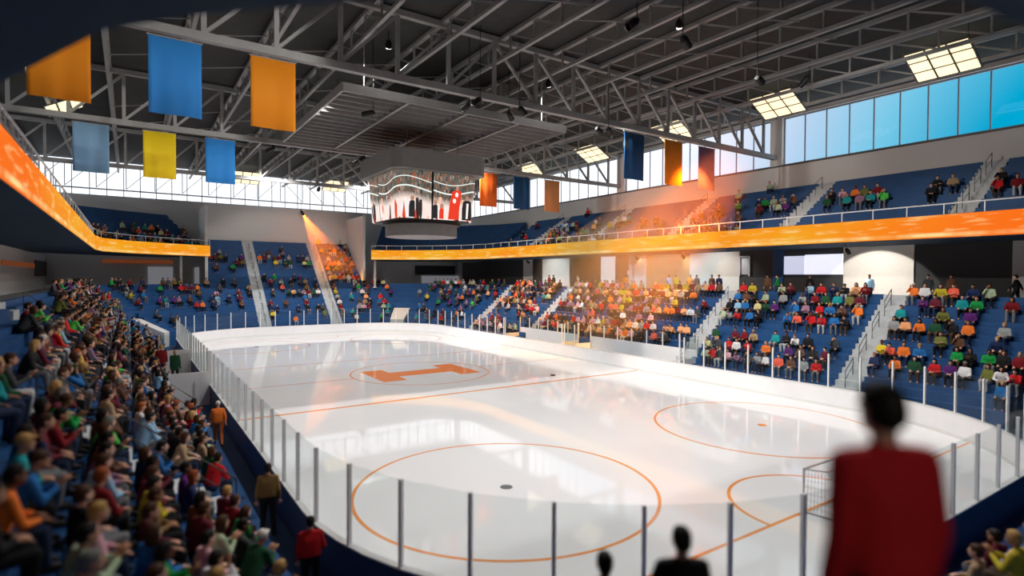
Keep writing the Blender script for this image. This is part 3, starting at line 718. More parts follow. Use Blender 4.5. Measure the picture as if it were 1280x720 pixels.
# figures shown on the screens (flat shapes lying on the glass)
M_FR = mat('screen_red_figure', (.02, 0, 0), .5, emit=(.85, .05, .02), estr=1); M_FD = mat('screen_dark_figure', (.01, .01, .01), .5, emit=(.02, .018, .02), estr=1); M_FS = mat('screen_skin_figure', (.02, .01, .01), .5, emit=(.5, .25, .17), estr=1); M_FW = mat('screen_white_mark', (.1, .1, .1), .5, emit=(1, .9, .85), estr=1)
def fig(u, h, w, m, lean=0):
    z0 = 10.3; yo = lambda z: -2.79-.0673*(z-10.25)
    def poly(P, m_, dy, nm):
        b = MB(); n = len(P); b.add([(x, yo(z)-dy, z) for x, z in P]+[(x, yo(z)-dy-.008, z) for x, z in P], [tuple(range(n)), tuple(range(2*n-1, n-1, -1))]+[(i, i+n, (i+1)%n+n, (i+1)%n) for i in range(n)]); b.build(nm, m_, sb)
    T = z0+h
    poly([(u-w*.6, z0), (u+w*.6, z0), (u+w*.55+lean*.5, T*.5+z0*.5), (u+w*.5+lean, T-.28), (u+w*.15+lean, T-.2), (u-w*.15+lean, T-.2), (u-w*.5+lean*.8, T-.3), (u-w*.62+lean*.4, T*.5+z0*.5)], m, .0, 'screen_figure')
    poly([(u+lean+.13*math.cos(a*PI/6), T-.08+.16*math.sin(a*PI/6)) for a in range(12)], M_FS, .01, 'screen_head')
    return poly
pl = fig(.95, 2.1, .62, M_FR, .25)
for (x, z) in ((1.0, 11.5), (1.16, 11.9)): pl([(x+.12*math.cos(a*PI/5), z+.16*math.sin(a*PI/5)) for a in range(10)], M_FW, .012, 'screen_mark')
fig(1.95, 1.5, .6, M_FD); pl([(1.88, 10.4), (2.02, 10.4), (2.06, 11.4), (1.9, 11.4)], M_FW, .012, 'screen_mark'); fig(-1.95, 1.25, .34, M_FD); fig(-.35, 1.1, .3, M_FD); fig(.1, .9, .26, M_FR)
# ---------------------------------------------------------------- people
def ico():
    bm = bmesh.new(); bmesh.ops.create_icosphere(bm, subdivisions=2, radius=1); v = [x.co.copy() for x in bm.verts]; bm.free(); return v
ICO = ico()
def hull_mesh(groups, voxel, ratio, smooth=6):
    """each group: list of (x,y,z,r[,sx,sy,sz]) spheres wrapped in a convex hull; all fused into one surface"""
    bm = bmesh.new()
    for g in groups:
        vs = []
        for s in g:
            sc = s[4:7] if len(s) > 4 else (1, 1, 1)
            for c in ICO: vs.append(bm.verts.new((s[0]+c.x*s[3]*sc[0], s[1]+c.y*s[3]*sc[1], s[2]+c.z*s[3]*sc[2])))
        r = bmesh.ops.convex_hull(bm, input=vs)
        kill = [v for v in vs if v.is_valid and not v.link_faces]
        bmesh.ops.delete(bm, geom=kill, context='VERTS')
    me = bpy.data.meshes.new('tmp'); bm.to_mesh(me); bm.free()
    o = bpy.data.objects.new('tmp', me); COL.objects.link(o)
    m = o.modifiers.new('r', 'REMESH'); m.mode = 'VOXEL'; m.voxel_size = voxel
    m = o.modifiers.new('s', 'SMOOTH'); m.iterations = smooth; m.factor = .5
    if ratio < 1: m = o.modifiers.new('d', 'DECIMATE'); m.ratio = ratio
    dg = bpy.context.evaluated_depsgraph_get(); ev = o.evaluated_get(dg)
    out = bpy.data.meshes.new_from_object(ev); bpy.data.objects.remove(o); bpy.data.meshes.remove(me)
    out.polygons.foreach_set('use_smooth', [True]*len(out.polygons)); return out
def chain_g(pts): return [[pts[i], pts[i+1]] for i in range(len(pts)-1)]
def S(p, r): return (p[0], p[1], p[2], r)
def hand_g(w, d, curl, side):
    """palm, four fingers and a thumb; w wrist, d direction (unit), side +1 right"""
    w, d = Vector(w), Vector(d).normalized(); up = Vector((0, 0, 1)) if abs(d.z) < .9 else Vector((0, -1, 0))
    x = d.cross(up).normalized(); n = x.cross(d).normalized(); g = []
    k0, k1 = w+d*.09-x*.03, w+d*.09+x*.03
    g.append([S(w, .024), S(k0, .015), S(k1, .015)])
    for i, L_ in enumerate((.062, .074, .07, .055)):
        b0 = w+d*.088+x*(-.033+.022*i); m1 = b0+d*L_*.55-n*curl*.4*L_; m2 = m1+d*L_*.4*(1-curl)-n*curl*L_*.6
        g += chain_g([S(b0, .0095), S(m1, .0088), S(m2, .0078)])
    t0 = w+d*.025-x*.022*side; t1 = t0+d*.035-x*.03*side-n*.012; t2 = t1+d*.03-x*.006*side
    g += chain_g([S(t0, .013), S(t1, .011), S(t2, .009)])
    return g
def pose(kind, lean=.05, head_yaw=0):
    """returns dict of sphere groups. Faces +Y. seated origin = floor under the front edge of the bench"""
    seated = kind < 10
    H = Vector((0, -.12, .49)) if seated else Vector((0, 0, .93))
    L = {0: .02, 1: .16, 2: .06, 3: .55, 4: .2, 5: .0, 6: .32}.get(kind, .02)
    t = Vector((0, math.sin(L), math.cos(L))); f = Vector((0, math.cos(L), -math.sin(L)))
    Ch = H+t*.34; Sh = H+t*.455; Nk = H+t*.53; hd = Nk+t*.06+Vector((0, .035, .075))
    sh = [Sh+Vector((s*.175, 0, 0)) for s in (-1, 1)]
    def A(s, e, w): return (sh[(s+1)//2], Vector(e), Vector(w))
    z = Sh.z; y = Sh.y
    if kind == 0: arms = [A(s, (s*.25, y+.07, z-.28), (s*.15, .19, .61)) for s in (-1, 1)]; hdir = (0, 1, -.35)
    elif kind == 1: arms = [A(s, (s*.25, y+.05, z-.27), (s*.06, .17, .66)) for s in (-1, 1)]; hdir = (-.1, 1, -.2)
    elif kind == 2: arms = [A(-1, (-.24, y+.06, z-.28), (-.14, .2, .6)), A(1, (.24, y+.2, z-.17), (.1, y+.17, z+.1))]; hdir = (0, 1, -.3)
    elif kind == 3: arms = [A(s, (s*.2, .22, .62), (s*.05, .40, .74)) for s in (-1, 1)]; hdir = (0, .6, .6)
    elif kind == 4: arms = [A(s, (s*.25, y+.1, z-.24), (s*.045, y+.33, z-.12)) for s in (-1, 1)]; hdir = (0, .6, .8)
    elif kind == 5: arms = [A(s, (s*.25, y+.05, z-.25), (-s*.07, y+.19, z-.22+.03*s)) for s in (-1, 1)]; hdir = (-.9, .2, .1)
    elif kind == 6: arms = [A(s, (s*.27, y+.08, z-.27), (s*.12, .28, .62)) for s in (-1, 1)]; hdir = (0, 1, -.3)
    elif kind == 10: arms = [A(s, (s*.24, -.03, z-.29), (s*.25, .05, z-.54)) for s in (-1, 1)]; hdir = (0, .1, -1)
    elif kind == 11: arms = [A(-1, (-.24, -.02, z-.29), (-.24, .06, z-.54)), A(1, (.26, .0, z-.28), (.12, .2, z-.3))]; hdir = (0, .3, -1)
    elif kind == 13: arms = [A(s, (s*.22, -.02, z-.29), (s*.235, .04, z-.54)) for s in (-1, 1)]; hdir = (0, .1, -1)
    elif kind == 12: arms = [A(-1, (-.24, .1, z-.26), (-.22, .25, z-.44)), A(1, (.24, -.12, z-.27), (.24, -.2, z-.5))]; hdir = (0, .3, -1)
    body = [[S(H+Vector((s*.085, 0, 0)), .105) for s in (-1, 1)]+[S(Ch+Vector((s*.09, 0, 0)), .1) for s in (-1, 1)],
            [S(Ch+Vector((s*.08, 0, 0)), .105) for s in (-1, 1)]+[S(Sh+Vector((s*.12, 0, .0)), .062) for s in (-1, 1)],
            [S(Sh+t*.01, .06), S(Nk, .052)], [S(Nk, .052), S(hd+Vector((0, -.02, -.05)), .055)],
            [(*(hd+Vector((0, -.012, .03))), .092, .86, 1.02, 1), S(hd+Vector((0, .03, -.055)), .052), S(hd+Vector((0, .05, -.088)), .022), (*(hd+Vector((0, .06, .03))), .045, 1.1, .5, .9)],
            [S(hd+Vector((0, .088, .022)), .010), S(hd+Vector((0, .104, -.018)), .013)],
            [S(hd+Vector((0, .078, -.052)), .018), S(hd+Vector((0, .07, -.052)), .022)]]
    for s in (-1, 1): body.append([(*(hd+Vector((s*.08, -.012, .0))), .026, .4, .7, 1.1)])
    shirt = ([[S(H+Vector((s*.06, 0, z_)), .135) for s in (-1, 1) for z_ in (-.16, .1)]] if kind == 13 else [])+[[S(H+t*.06+Vector((s*.085, 0, 0)), .128) for s in (-1, 1)]+[S(Ch+Vector((s*.09, .0, 0)), .118) for s in (-1, 1)],
             [S(Ch+Vector((s*.085, 0, 0)), .12) for s in (-1, 1)]+[S(Sh+Vector((s*.13, 0, 0)), .075) for s in (-1, 1)],
             [S(Sh, .075), S(Nk+t*-.02, .064)]]
    for s, (a, e, w) in zip((-1, 1), arms):
        body += chain_g([S(a, .05), S(e, .04), S(w, .027)]); hv = Vector(hdir); hv.x *= s
        if kind == 2 and s == 1: hv = Vector((-.2, -.1, 1))
        body += hand_g(w, hv, .45, s)
        wc = e.lerp(w, .86); shirt += chain_g([S(a, .07), S(e, .055), S(wc, .042)])
    if seated:
        spread = .13 if kind != 4 else .1
        legs = [(Vector((s*.09, -.1, .485)), Vector((s*spread, .30, .50)), Vector((s*spread, .25 if kind != 6 else .33, .10))) for s in (-1, 1)]
    elif kind == 12: legs = [(Vector((-.09, 0, .91)), Vector((-.1, .22, .5)), Vector((-.1, .3, .10))), (Vector((.09, 0, .91)), Vector((.1, -.05, .5)), Vector((.1, -.33, .13)))]
    else: legs = [(Vector((s*.09, 0, .91)), Vector((s*.11, .03, .49)), Vector((s*.13, -.01, .09))) for s in (-1, 1)]
    tr = [[S(H+Vector((s*.085, 0, 0)), .125) for s in (-1, 1)]]
    shoes = []
    for a, k, e in legs:
        body += chain_g([S(a, .08), S(k, .055), S(e, .036)])+[[S(e, .036), S(e+Vector((0, .1, -.055)), .03)]]
        tr += chain_g([S(a, .098), S(k, .072), S(e+Vector((0, 0, .0)), .055)])
        shoes.append([S(e+Vector((0, -.03, -.05)), .042), S(e+Vector((0, .0, -.01)), .045), S(e+Vector((0, .14, -.055)), .036)])
    hair = [[(*(hd+Vector((0, -.02, .048))), .097, .92, 1, 1), (*(hd+Vector((0, -.045, .0))), .085, .95, 1, 1)], [(*(hd+Vector((0, .02, .085))), .06, 1.15, 1, .8), S(hd+Vector((0, -.02, .07)), .075)]]
    long = hair+[[S(hd+Vector((0, -.05, .02)), .085), S(hd+Vector((-.05, -.055, -.13)), .045), S(hd+Vector((.05, -.055, -.13)), .045)]]+[[S(hd+Vector((s*.075, -.02, .03)), .03), S(hd+Vector((s*.085, -.02, -.1)), .028)] for s in (-1, 1)]
    cap = [[(*(hd+Vector((0, -.015, .055))), .1, .95, 1.02, .95)], [(*(hd+Vector((0, .09, .075))), .06, 1.1, 1, .18), S(hd+Vector((0, .03, .08)), .03)]]
    return dict(body=body, shirt=shirt, trousers=tr, hair=hair, long=long, cap=cap, shoe=[shoes[0]], shoe2=[shoes[1]], hd=hd)
SEAT = [0, 1, 2, 3, 4, 5, 6]; STAND = [10, 11, 12, 13]
M_EYE = mat('eye_dark', (.02, .015, .01), .3)
LIB = {}
for k in SEAT+STAND:
    P = pose(k); d = {}
    for part, vx, rt in (('body', .0105, .22), ('shirt', .018, .5), ('trousers', .02, .5), ('hair', .014, .5), ('long', .014, .5), ('cap', .014, .5), ('shoe', .012, .3), ('shoe2', .012, .3)):
        me = hull_mesh(P[part], vx, rt, 6 if part in ('shirt', 'trousers') else 2); me.name = part; me.materials.append(None)
        d[part] = me
    # eyes
    me = d['body']; me.materials.append(M_EYE); bm = bmesh.new(); bm.from_mesh(me)
    for s in (-1, 1):
        r = bmesh.ops.create_icosphere(bm, subdivisions=1, radius=.012, matrix=Matrix.Translation(P['hd']+Vector((s*.033, .079, .018))))
        for f in {f for v in r['verts'] for f in v.link_faces}: f.material_index = 1
    bm.to_mesh(me); bm.free()
    # light version used by the far crowd
    low = []
    for part, vx, rt in (('body', .022, .3), ('shirt', .03, .4), ('trousers', .032, .4), ('hair', .025, .5)):
        g = P[part]; m2 = hull_mesh(g, vx, rt, 2); m2.calc_loop_triangles()
        v = np.empty(len(m2.vertices)*3, np.float32); m2.vertices.foreach_get('co', v); tt = np.empty(len(m2.loop_triangles)*3, np.int32); m2.loop_triangles.foreach_get('vertices', tt)
        low.append((part, v.reshape(-1, 3), tt.reshape(-1, 3))); bpy.data.meshes.remove(m2)
    d['low'] = low; LIB[k] = d
def cm(n, c, r=.8): return mat(n, c, r, spec=.2)
TOPS = {'black': (.012, .012, .014), 'charcoal': (.05, .055, .06), 'navy': (.012, .025, .09), 'blue': (.02, .15, .42), 'light blue': (.28, .5, .7), 'teal': (.01, .28, .3), 'green': (.01, .3, .06), 'dark green': (.015, .08, .035), 'bright green': (.08, .6, .08),
        'sage': (.4, .5, .33), 'olive': (.16, .17, .04), 'mustard': (.5, .4, .03), 'yellow': (.8, .6, .04), 'pale yellow': (.7, .66, .3), 'orange': (.85, .2, .03), 'peach': (.85, .4, .18), 'coral': (.8, .12, .07), 'red': (.55, .015, .02), 'dark red': (.2, .01, .015),
        'maroon': (.13, .015, .03), 'brown': (.13, .06, .035), 'tan': (.4, .28, .16), 'grey': (.3, .32, .33), 'white': (.75, .75, .76), 'pink': (.7, .38, .45), 'mauve': (.3, .16, .25), 'purple': (.1, .02, .16), 'khaki': (.2, .12, .04)}
TRS = {'black': (.01, .01, .012), 'dark blue': (.02, .035, .08), 'grey': (.18, .19, .2), 'pale grey': (.5, .52, .53), 'brown': (.07, .045, .03), 'orange': (.5, .13, .04)}
HRS = {'black-haired': (.01, .008, .007), 'brown-haired': (.06, .025, .012), 'fair-haired': (.45, .27, .09), 'white-haired': (.65, .62, .58), 'ginger-haired': (.3, .07, .015), 'grey-haired': (.2, .19, .18)}
SKN = [(.62, .34, .23), (.5, .26, .16), (.7, .42, .31), (.2, .09, .05), (.36, .18, .1)]
MT = {k: cm(k.replace(' ', '_')+'_top_cloth', v) for k, v in TOPS.items()}; MR = {k: cm(k.replace(' ', '_')+'_trouser_cloth', v) for k, v in TRS.items()}
MH = {k: cm(k.replace('-', '_'), v, .6) for k, v in HRS.items()}; MS = [cm('skin_tone_%s' % NUM[i+1], v, .5) for i, v in enumerate(SKN)]
M_SHOE = cm('dark_shoe_leather', (.02, .018, .016), .5)
PEOPLE = []   # dicts
def hairpick():
    return R.choices(list(HRS), [42, 36, 8, 2, 5, 4])[0]
def add_person(x, y, z, yaw, kind, top=None, tr=None, hair=None, style=None, where='', pri=0, skin=None, scale=1.0, group=None, label=None):
    hair = hair or hairpick()
    PEOPLE.append(dict(x=x, y=y, z=z, yaw=yaw, kind=kind, top=top or R.choices(list(TOPS), [12,10,7,5,2,4,3,5,1,3,2,1,1,1,4,2,1,4,8,7,8,3,5,3,2,3,3,3])[0],
        tr=tr or R.choices(list(TRS), [10, 6, 4, 2, 3, 0])[0], hair=hair, style=style or R.choices(['hair', 'long', 'cap'], [60, 34, 6])[0], where=where, pri=pri,
        skin=R.choices(range(5), [30, 22, 25, 12, 11])[0] if skin is None else skin, s=scale, label=label, sx=R.uniform(.93, 1.07)))
def yaw_to(dx, dy): return math.atan2(dy, dx)-PI/2
def seat_kind(): return R.choices(SEAT, [5, 5, 3, 3, 2, 2, 4])[0]
# --- right stand, people placed from the photograph
def right_from_px(px, py, head=1.14):
    """row and position for a head seen at px,py"""
    best = None
    for k in range(NR+0):
        x = HX+O0+TR*k+TR-BEN+.12; p = on(px, py, 0, x); e = abs(p.z-(Z0+RISE*k+head))
        if best is None or e < best[0]: best = (e, k, p.y)
    return best[1], best[2]
RL1 = [(50,58,'red'),(95,62,'brown'),(245,62,'red'),(300,62,'mustard'),(478,66,'sage'),(527,62,'maroon'),(645,62,'light blue'),(713,60,'red'),(785,60,'navy'),(860,62,'black'),(920,62,'peach'),(205,105,'blue'),(262,108,'brown'),(305,112,'black'),(372,103,'sage'),(480,108,'grey'),(605,110,'grey'),(672,106,'dark red'),(735,110,'dark green'),(805,112,'teal'),(880,114,'olive'),(940,120,'maroon'),
(155,148,'black'),(210,152,'light blue'),(255,165,'blue'),(328,160,'pale yellow'),(378,152,'dark green'),(430,160,'purple'),(552,162,'blue'),(612,165,'mauve'),(700,165,'red'),(765,170,'blue'),(840,172,'brown'),
(95,206,'sage'),(160,203,'grey'),(212,208,'red'),(278,212,'blue'),(333,213,'black'),(395,208,'black'),(512,222,'blue'),(570,225,'coral'),(648,222,'red'),(718,225,'red'),(790,230,'blue'),(860,235,'black'),(928,205,'orange'),
(78,318,'dark green'),(195,322,'maroon'),(245,332,'dark red'),(308,338,'tan'),(432,342,'teal'),(495,345,'black'),(560,355,'white'),(630,362,'black'),(790,378,'charcoal'),
(38,375,'pale yellow'),(88,374,'charcoal'),(152,385,'red'),(200,390,'white'),(268,395,'red'),(378,422,'orange'),(515,430,'purple'),(583,425,'brown'),(660,430,'black'),(733,440,'maroon'),
(20,450,'sage'),(100,455,'charcoal'),(150,452,'pink'),(213,458,'mauve'),(328,470,'grey'),(452,490,'coral'),(530,490,'brown'),(605,492,'grey'),(680,510,'red'),
(30,502,'red'),(95,492,'brown'),(150,522,'bright green'),(270,540,'charcoal'),(335,545,'white'),(415,550,'grey'),(500,560,'charcoal'),(640,582,'grey')]
RL2 = [(300,58,'orange'),(372,62,'white'),(468,64,'mustard'),(665,62,'navy'),(760,60,'sage'),(260,112,'navy'),(432,120,'maroon'),(525,117,'coral'),(628,120,'purple'),(735,116,'mauve'),(10,105,'dark red'),
(208,180,'teal'),(390,180,'purple'),(483,190,'olive'),(595,187,'teal'),(685,192,'green'),(163,250,'grey'),(255,252,'peach'),(345,260,'orange'),(432,262,'dark green'),(643,268,'purple'),
(85,392,'yellow'),(168,397,'coral'),(245,412,'orange'),(342,417,'blue'),(565,432,'green'),(635,447,'black'),(757,447,'green'),(940,472,'dark red'),
(40,465,'navy'),(198,490,'orange'),(310,492,'dark green'),(430,507,'red'),(525,517,'purple'),(585,517,'white'),(810,482,'black'),(745,550,'olive'),(830,562,'white'),(930,582,'red')]
taken = {}
def secname(y):
    i = sum(1 for a in AIS if y > a); return i
def right_seat(k, y, **kw):
    for a in AIS:
        if abs(y-a) < AW+.25: y = a+(AW+.27)*(1 if y > a else -1)
    for yy in taken.get(('R', k), []):
        if abs(yy-y) < .5: y = yy+.52 if y > yy else yy-.52
    for yy in taken.get(('R', k), []):
        if abs(yy-y) < .42: return
    for a in AIS:
        if abs(y-a) < AW+.22: return
    if k == 0 and -10.2 < y < 9.9: return
    taken.setdefault(('R', k), []).append(y)
    add_person(HX+O0+TR*k+TR-BEN, y, Z0+RISE*k, yaw_to(-1, R.uniform(-.35, .25)), seat_kind(), where=('R', k, secname(y)), pri=1, **kw)
for (lst, ox, oy) in ((RL1, 880, 340), (RL2, 1080, 340)):
    for cx_, cy_, c in lst:
        px, py = ox+cx_/4.8, oy+cy_/4.8; k, y = right_from_px(px, py)
        right_seat(k, y, top=c, hair='fair-haired' if (cx_, c) == (342, 'blue') else None)
# dense orange-lit part and farther sections
ORANGE_LIT_TOPS = ['orange', 'peach', 'coral', 'red', 'dark red', 'brown', 'tan', 'pink', 'mustard', 'white', 'mauve']  # warm clothes put the orange light into the crowd's colours
def fill(side, k, y0, y1, dens, step=.56, tops=None, pri=1, facing=None):
    y = y0+R.uniform(0, .3)
    while y < y1:
        if R.random() < dens and all(abs(y-a) > AW+.24 for a in AIS) and all(abs(y-v) > .48 for v in taken.get((side, k), [])):
            if not (k == 0 and -11.6 < y < 10):
                taken.setdefault((side, k), []).append(y); sg = 1 if side == 'R' else -1
                add_person(sg*(HX+O0+TR*k+TR-BEN), y, Z0+RISE*k, yaw_to(-sg, R.uniform(-.35, .25) if sg > 0 else R.uniform(-.1, .7)), seat_kind(), where=(side, k, secname(y)), pri=pri, top=R.choice(tops) if tops else None)
        y += step*R.uniform(.9, 1.25)
for k in range(1, 8): fill('R', k, -9.3, 7.4, {5: .5}.get(k, .88) if k not in (3,) else .5, tops=ORANGE_LIT_TOPS+ORANGE_LIT_TOPS+['black', 'maroon', 'charcoal', 'grey'])
for k in range(0, 8): fill('R', k, 9.0, 17.9, .75 if k > 3 or k == 0 else .25)
for k in range(0, 8): fill('R', k, 19.5, 22.5, .5 if k > 4 else .15)
for k in range(0, 8): fill('R', k, -27.3, -23.5, .25, step=.7)
# left stand crowd
for k, y, tp, lb in ((0, -.6, 'dark green', 'person in dark green coat standing back to camera in the left stand'), (1, -3.2, 'dark red', 'person in dark red coat standing back to camera in the left stand')):
    add_person(-(HX+O0+TR*k+.2), y, Z0+RISE*k, yaw_to(.15, 1), 13, top=tp, tr='black', hair='fair-haired', style='hair', where='S', pri=-1, label=lb)
    taken[('L', k)] = [y-.35, y, y+.35, y+.7]
for k in range(0, 6):
    fill('L', k, -31.2, -21.6, .9, .62, pri=0); fill('L', k, -20, -10.9, .93, .6, pri=0); fill('L', k, -9.4, 5.5 if k < 4 else 8, .9, .6, pri=0)
    fill('L', k, 9, 18, .22 if k < 4 else .4, .62, pri=0)
for k in (6,): fill('L', k, -14, -11, .5, .6, pri=0); fill('L', k, -4, 7.3, .75, .6, pri=0); fill('L', k, 9, 20, .35)
for k in (7,): fill('L', k, 2, 7.3, .5, .6, pri=0); fill('L', k, 9, 22, .45)
# corner and far stands
def cornerfill(place, k, u0, u1, dens, nm):
    r = RC+O0+TR*k+TR-BEN; u = u0
    while u < u1:
        if R.random() < dens:
            p = place(u, O0+TR*k+TR-BEN, Z0+RISE*k); c = place(u, -RC, 0); add_person(p[0], p[1], p[2], yaw_to(c[0]-p[0], c[1]-p[1]), seat_kind(), where=(nm, k, 0), pri=2)
        u += .6/r
for k in range(8):
    cornerfill(cl_, k, .12, PI/2-.5, [.0, .08, .12, .25, .3, .1, .35, .55][k], 'FL'); cornerfill(cl_, k, PI/2-.24, PI/2-.03, [0, 0, .1, .2, .3, .4, .5, .7][k], 'FL')
    cornerfill(cr_, k, .04, .78, [.3, .2, .2, .3, .45, .4, .6, .7][k], 'FR'); cornerfill(cr_, k, 1.05, PI/2-.12, [.2, .3, .35, .3, .15, .3, .4, .45][k], 'FR')
def farfill(k, x0, x1, dens, tops=None):
    x = x0
    while x < x1:
        if R.random() < dens: add_person(x, HY+O0+TR*k+TR-BEN, Z0+RISE*k, yaw_to(R.uniform(-.3, .3), -1), seat_kind(), where=('F', k, 0 if x < -XA else (2 if x > XA else 1)), pri=2, top=R.choice(tops) if tops else None)
        x += .58
fd0 = [.3, .1, .2, .25, .5, .55, .5, .45, .1, .0, .2, .5, .5, .15, 0, 0, 0]; fd1 = [.35, .15, .45, .4, .1, .45, .5, .45, .1, 0, .3, .55, .55, .3, .1, 0, 0]; fd2 = [.3, .5, .7, .8, .8, .85, .85, .85, .85, .8, .8, .8, .75, .7, .5, .3, .1]
for k in range(NF): farfill(k, -8.6 if k > 7 else -5, -XA-.95, fd0[k]); farfill(k, -XA+.95, XA-.95, fd1[k]); farfill(k, XA+.95, 8.6 if k > 7 else 5.3, fd2[k], ORANGE_LIT_TOPS if R.random() < .6 else None)
# upper right tier
UL = [(575,145,'teal'),(605,110,'orange'),(560,118,'pink'),(515,122,'black'),(645,105,'olive'),(700,98,'dark red'),(575,145,'green'),(625,135,'mauve'),(670,140,'teal'),(722,128,'bright green'),(400,140,'black'),(362,145,'brown'),(320,148,'grey'),(282,155,'sage'),(298,178,'sage'),(332,178,'purple'),(370,172,'yellow'),(415,165,'black'),(250,165,'green'),(495,155,'dark green'),
(912,108,'black'),(938,72,'black'),(1000,62,'tan'),(1065,50,'charcoal'),(1045,85,'green'),(1100,82,'teal'),(1130,45,'mustard'),(1192,32,'black'),(1178,70,'red'),(1258,68,'dark red')]
tk = {}
def upper_seat(k, y, top=None, side=1):
    if any(abs(y-a) < .9 for a in UA) or any(abs(y-v) < .5 for v in tk.get((side, k), [])): return
    tk.setdefault((side, k), []).append(y)
    add_person(side*(19+UO+UTR*k+UTR-BEN), y, UZ0+URI*k, yaw_to(-side, R.uniform(-.4, .1)), seat_kind(), where=('U', k, sum(1 for a in UA if y > a)) if side > 0 else ('UL', k, 0), pri=1 if y < 0 else 2, top=top)
for cx_, cy_, c in UL:
    px, py = 880+cx_/3.2, 200+cy_/3.2; best = None
    for k in range(8):
        p = on(px, py, 0, 19+UO+UTR*k+UTR-BEN+.12); e = abs(p.z-(UZ0+URI*k+1.14))
        if best is None or e < best[0]: best = (e, k, p.y)
    upper_seat(best[1], best[2], c)
for k in range(8):
    y = -11
    while y < 22:
        d = .34 if -11 < y < -1 else (.1 if y < 4 else (.55 if y < 15 and k < 5 else .08))
        if k > 4: d *= .4
        if R.random() < d: upper_seat(k, y)
        y += .6
for k in range(4):
    y = 10
    while y < 23:
        if R.random() < .5: upper_seat(k, y, side=-1)
        y += .62
for si in range(3):
    for k in range(4):
        Q = offs(PL, UO+UTR*k+UTR-BEN); a_, c_ = Q[si], Q[si+1]; L_ = (c_-a_).length; u = .4
        while u < L_-.3:
            if R.random() < (.6, .6, .45, .2)[k]:
                p = a_.lerp(c_, u/L_); t_ = (c_-a_).normalized(); add_person(p.x, p.y, UZ0+URI*k, yaw_to(-t_.y, t_.x), seat_kind(), where=('UL', k, 0), pri=2)
            u += .62
# standing people on the right concourse rim
def stand_px(px, y_or_x, top, tr, label, kind=10, x=22.2, yaw=None, hair='black-haired', z=None, s=1.0, style='hair', skin=None):
    y = yat(px, x); add_person(x, y, CZF if z is None else z, yaw_to(-1, 0) if yaw is None else yaw, kind, top=top, tr=tr, hair=hair, style=style, where='S', pri=-1, label=label, scale=s, skin=skin)
stand_px(1160.5, 0, 'charcoal', 'black', 'person in dark grey suit standing before the black concourse recess', 11)
stand_px(1189.5, 0, 'brown', 'black', 'person in brown black coat standing before the black concourse recess', 10)
stand_px(1271, 0, 'black', 'black', 'person in black striding past at the edge of black recess', 12, yaw=yaw_to(0, 1))
stand_px(1012.5, 0, 'black', 'black', 'person in black standing before the bright white concourse window', 10, x=22.6)
stand_px(959.5, 0, 'brown', 'brown', 'person in brown standing beside the dark blue concourse pillar', 10, x=21.8)
stand_px(972.5, 0, 'green', 'dark blue', 'person in green top and blue trousers walking by the dark blue concourse pillar', 12, x=21.6, yaw=yaw_to(-.6, 1))
for px, tp, lb in ((722.5, 'tan', 'lone person standing at concourse rim before the tan wall top end'), (781, 'orange', 'person in orange standing beside the white concourse door'), (784.5, 'peach', 'person in peach standing close to the white concourse door'), (845, 'mustard', 'person in mustard standing on concourse before the tan wall'), (836.5, 'light blue', 'person in light blue standing on concourse before the tan wall'),
                   (686.5, 'dark red', 'person in dark red standing before the white wall above third stairs'), (692, 'black', 'person in black standing before the white wall above third stairs')):
    stand_px(px, 0, tp, 'brown', lb, R.choice(STAND[:2]), x=21.9)
for px, tp, lb in ((863, 'orange', 'person in orange standing at the rim, left of second stairs'), (871, 'charcoal', 'person in charcoal standing at the rim near second stairs'), (890, 'brown', 'person in brown leaning at the rim beside second stairs'), (899, 'navy', 'person in navy standing at the rim beside second stairs'), (1087, 'light blue', 'person in light blue standing at top of nearest right stairs')):
    stand_px(px, 0, tp, 'dark blue', lb, 11, x=21.0)
# people standing on the walkway and in the left stand
def stand_at(x, y, z, yaw, kind, top, tr, label, hair='black-haired', s=1.0, style='hair', skin=0): add_person(x, y, z, yaw, kind, top=top, tr=tr, hair=hair, style=style, where='S', pri=-1, label=label, scale=s, skin=skin)
stand_at(-13.78, -11.3, 0, yaw_to(.05, 1), 12, 'orange', 'orange', 'person in all orange clothes walking away beside the left boards', 'white-haired', style='cap')
stand_at(-13.72, -20.5, 0, yaw_to(.3, 1), 10, 'khaki', 'black', 'person in brown jacket and black trousers standing by left boards', s=1.06)
stand_at(-13.6, -24.1, 0, yaw_to(.2, 1), 11, 'red', 'black', 'person in red top low beside the left boards at picture bottom')
# foreground people near the viewer
def ocorner(x, y): return math.hypot(x-(-HX+RC), y-(-HY+RC))-RC
def fore(px, py, kset, top, label, hair='black-haired', kind=0, style='hair', skin=1):
    best = None
    for k in kset:
        z = Z0+RISE*k-.16+1.26; d = ray(px, py); t = (z-CZ)/d.z; x, y = CX+d.x*t, CY+d.y*t; e = abs(ocorner(x, y)-(O0+TR*k+TR-BEN))
        if best is None or e < best[0]: best = (e, k, x, y)
    e, k, x, y = best; a = math.atan2(y-(-HY+RC), x-(-HX+RC)); r = RC+O0+TR*k+TR-BEN+.12
    x, y = -HX+RC+r*math.cos(a), -HY+RC+r*math.sin(a); yw = yaw_to(.55, .83); fx, fy = -math.sin(yw), math.cos(yw)
    add_person(x+fx*.12, y+fy*.12, Z0+RISE*k-.16, yw, kind, top=top, tr='black', hair=hair, style=style, where='S', pri=-1, label=label, skin=skin)
fore(847, 652, (4, 5), 'black', 'dark haired person seated in front of the viewer, head over ice, bottom centre')
fore(757, 698, (3, 4, 5), 'black', 'dark haired person low at the bottom edge, left of larger dark head')
q = ray(1110, 480); dd = 2.5/q.dot(_fw)
PLZ = Z0+RISE*6-.16
rx, ry = CX+q.x*dd, CY+q.y*dd
